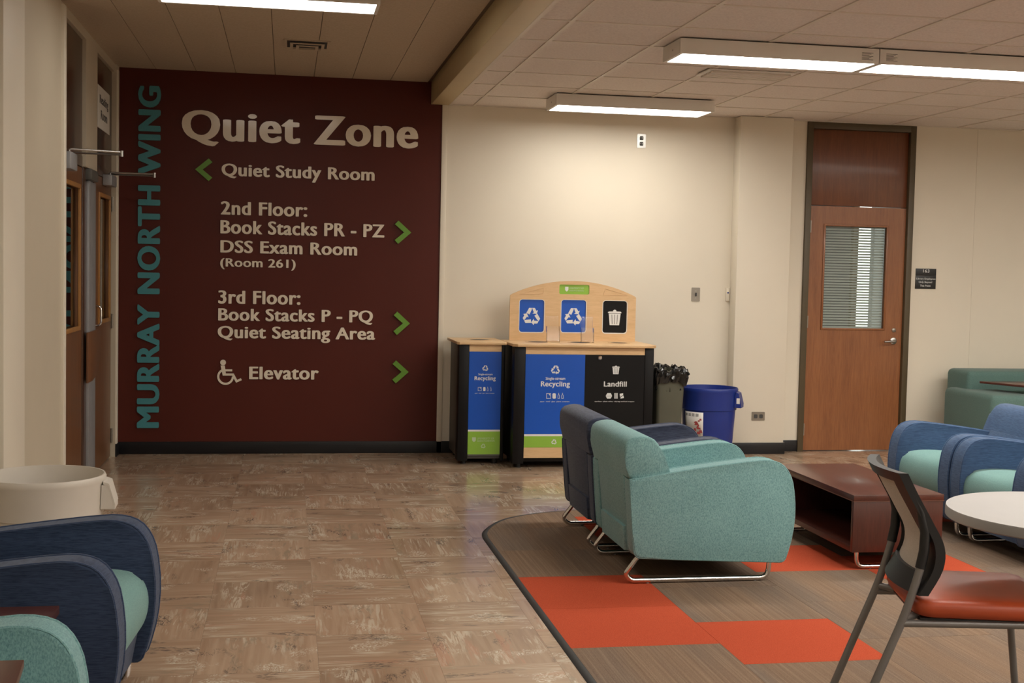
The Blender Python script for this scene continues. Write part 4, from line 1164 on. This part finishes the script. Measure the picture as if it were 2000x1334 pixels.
# ================================================================== MESH BACK CHAIR
ang = math.atan2(-.105, .40)
mc = thing('mesh_back_chair', 'black mesh back chair with orange seat and grey tube legs by the round table', 'chair', (2.005, 3.865, CZ), ang)
# local x forward, y left; rear uprights near x=0
HW = .205
prof_up = [(-.157, .008), (-.085, .20), (.0, .42), (.030, .52), (.050, .60)]
for s in (-1, 1):
    tube_obj('rear_leg', [(x, s * HW, z) for x, z in prof_up], .0135, 'grey_tube', mc, .12, 12)
    tube_obj('front_leg', [(.50, s * (HW + .005), 0), (.455, s * (HW + .005), .40), (.40, s * HW, .415), (-.005, s * HW, .405)], .0125, 'grey_tube', mc, .04, 12)
    tube_obj('seat_bracket', [(.004, s * HW, .425), (.045, s * (HW - .03), .425), (.10, s * (HW - .05), .425)], .012, 'grey_tube', mc, .02)
    box('foot_cap', .485, .515, s * (HW + .005) - .015, s * (HW + .005) + .015, 0, .012, 'black', mc, .004)
tube_obj('cross_rail', [(.40, -HW, .415), (.40, HW, .415)], .011, 'grey_tube', mc)
# seat pad
bm = bmesh.new()
sp = rrect(.03, .49, -.235, .235, .055, 6)
def ringz(sc, z, dish=0): return [bm.verts.new((.26 + (u - .26) * sc, v * sc, z + dish)) for u, v in sp]
rg = [ringz(.90, .428), ringz(.975, .436), ringz(1.0, .452), ringz(.995, .470), ringz(.96, .483), ringz(.85, .488), ringz(.5, .486), ringz(.1, .485)]
for p, q in zip(rg, rg[1:]):
    for k in range(len(p)): bm.faces.new((p[k], p[(k + 1) % len(p)], q[(k + 1) % len(q)], q[k]))
bm.faces.new(rg[0][::-1]); bm.faces.new(rg[-1])
done('seat', bm, 'orange_vinyl', mc, smooth=60)
box('seat_pan', .05, .47, -.21, .21, .410, .4275, 'black', mc, .006)
# backrest frame: curved profile in x,z ; bows back across its width
def bprof(t):
    """t 0 bottom..1 top -> (x, z)"""
    P = [(.055, .500), (.098, .585), (.100, .66), (.060, .74), (.015, .82), (-.020, .888)]
    f = t * (len(P) - 1); i = min(int(f), len(P) - 2); f -= i
    def g(j): return P[max(0, min(len(P) - 1, j))]
    a, b, c, d = g(i - 1), g(i), g(i + 1), g(i + 2)
    def cr(p0, p1, p2, p3): return .5 * ((2 * p1) + (-p0 + p2) * f + (2 * p0 - 5 * p1 + 4 * p2 - p3) * f * f + (-p0 + 3 * p1 - 3 * p2 + p3) * f ** 3)
    return cr(a[0], b[0], c[0], d[0]), cr(a[1], b[1], c[1], d[1])
def bpt(u, t, off=0):
    """u -1..1 across"""
    x, z = bprof(t)
    half = .225 - .010 * t
    return Vector((x - .045 * (1 - u * u) + off, u * half, z))
NU, NV = 14, 20
def bsheet(bm, u0, u1, t0, t1, thick, nu, nv):
    F = [[bm.verts.new(bpt(u0 + (u1 - u0) * i / nu, t0 + (t1 - t0) * j / nv, thick / 2)) for i in range(nu + 1)] for j in range(nv + 1)]
    K = [[bm.verts.new(bpt(u0 + (u1 - u0) * i / nu, t0 + (t1 - t0) * j / nv, -thick / 2)) for i in range(nu + 1)] for j in range(nv + 1)]
    for j in range(nv):
        for i in range(nu):
            bm.faces.new((F[j][i], F[j][i + 1], F[j + 1][i + 1], F[j + 1][i])); bm.faces.new((K[j][i], K[j + 1][i], K[j + 1][i + 1], K[j][i + 1]))
    for j in range(nv):
        bm.faces.new((F[j][0], F[j + 1][0], K[j + 1][0], K[j][0])); bm.faces.new((F[j][nu], K[j][nu], K[j + 1][nu], F[j + 1][nu]))
    for i in range(nu):
        bm.faces.new((F[0][i], K[0][i], K[0][i + 1], F[0][i + 1])); bm.faces.new((F[nv][i], F[nv][i + 1], K[nv][i + 1], K[nv][i]))
for nm, args in (('frame_stile', (-1, -.76, 0, 1)), ('frame_stile', (.76, 1, 0, 1)), ('frame_top_rail', (-.76, .76, .89, 1)), ('frame_bottom_rail', (-.76, .76, 0, .15))):
    bm = bmesh.new(); bsheet(bm, *args, .030, NU if 'rail' in nm else 2, NV if 'stile' in nm else 3); done(nm, bm, 'black', mc, smooth=40)
bm = bmesh.new(); bsheet(bm, -.76, .76, .15, .89, .004, NU, NV); done('mesh_panel', bm, 'mesh_back', mc, smooth=60)
for s in (-1, 1):
    tube_obj('stile_socket', [(.046, s * HW, .585), (.056, s * HW, .64), (.058, s * HW, .70), (.042, s * HW, .765), (.016, s * HW, .82)], [.0165, .0165, .017, .015, .012], 'black', mc, 0, 12)

# ================================================================== FAR GREEN TABLET SEAT
gs = thing('tablet_sofa', 'dull green lounge seat against the wall right of the office door', 'sofa', (0, 0, 0))
box('backrest', 5.70, 7.35, 9.75, 10.12, .30, .752, 'green_fab', gs, .045, 4)
box('armrest', 5.60, 6.02, 9.20, 9.98, .10, .598, 'green_fab', gs, .05, 4)
box('seat', 6.021, 7.35, 9.22, 9.76, .12, .44, 'teal_seat', gs, .04, 4)
for x in (5.68, 7.25):
    for y in (9.28, 9.95): lathe_obj('foot', [(.02, 0), (.02, .12)], 'chrome', gs, 12, x, y, True, True)
bm = bmesh.new(); prism(bm, [(5.92, 9.25), (6.49, 9.25), (6.49, 9.64), (5.74, 9.64)], .658, .676, 'z', .003, 2)
tag(done('tablet', bm, 'mahogany', gs, smooth=35), 'dark red tablet on a short post')
tube_obj('tablet_post', [(5.97, 9.32, .59), (5.97, 9.32, .658)], .016, 'black', gs, 0, 12)
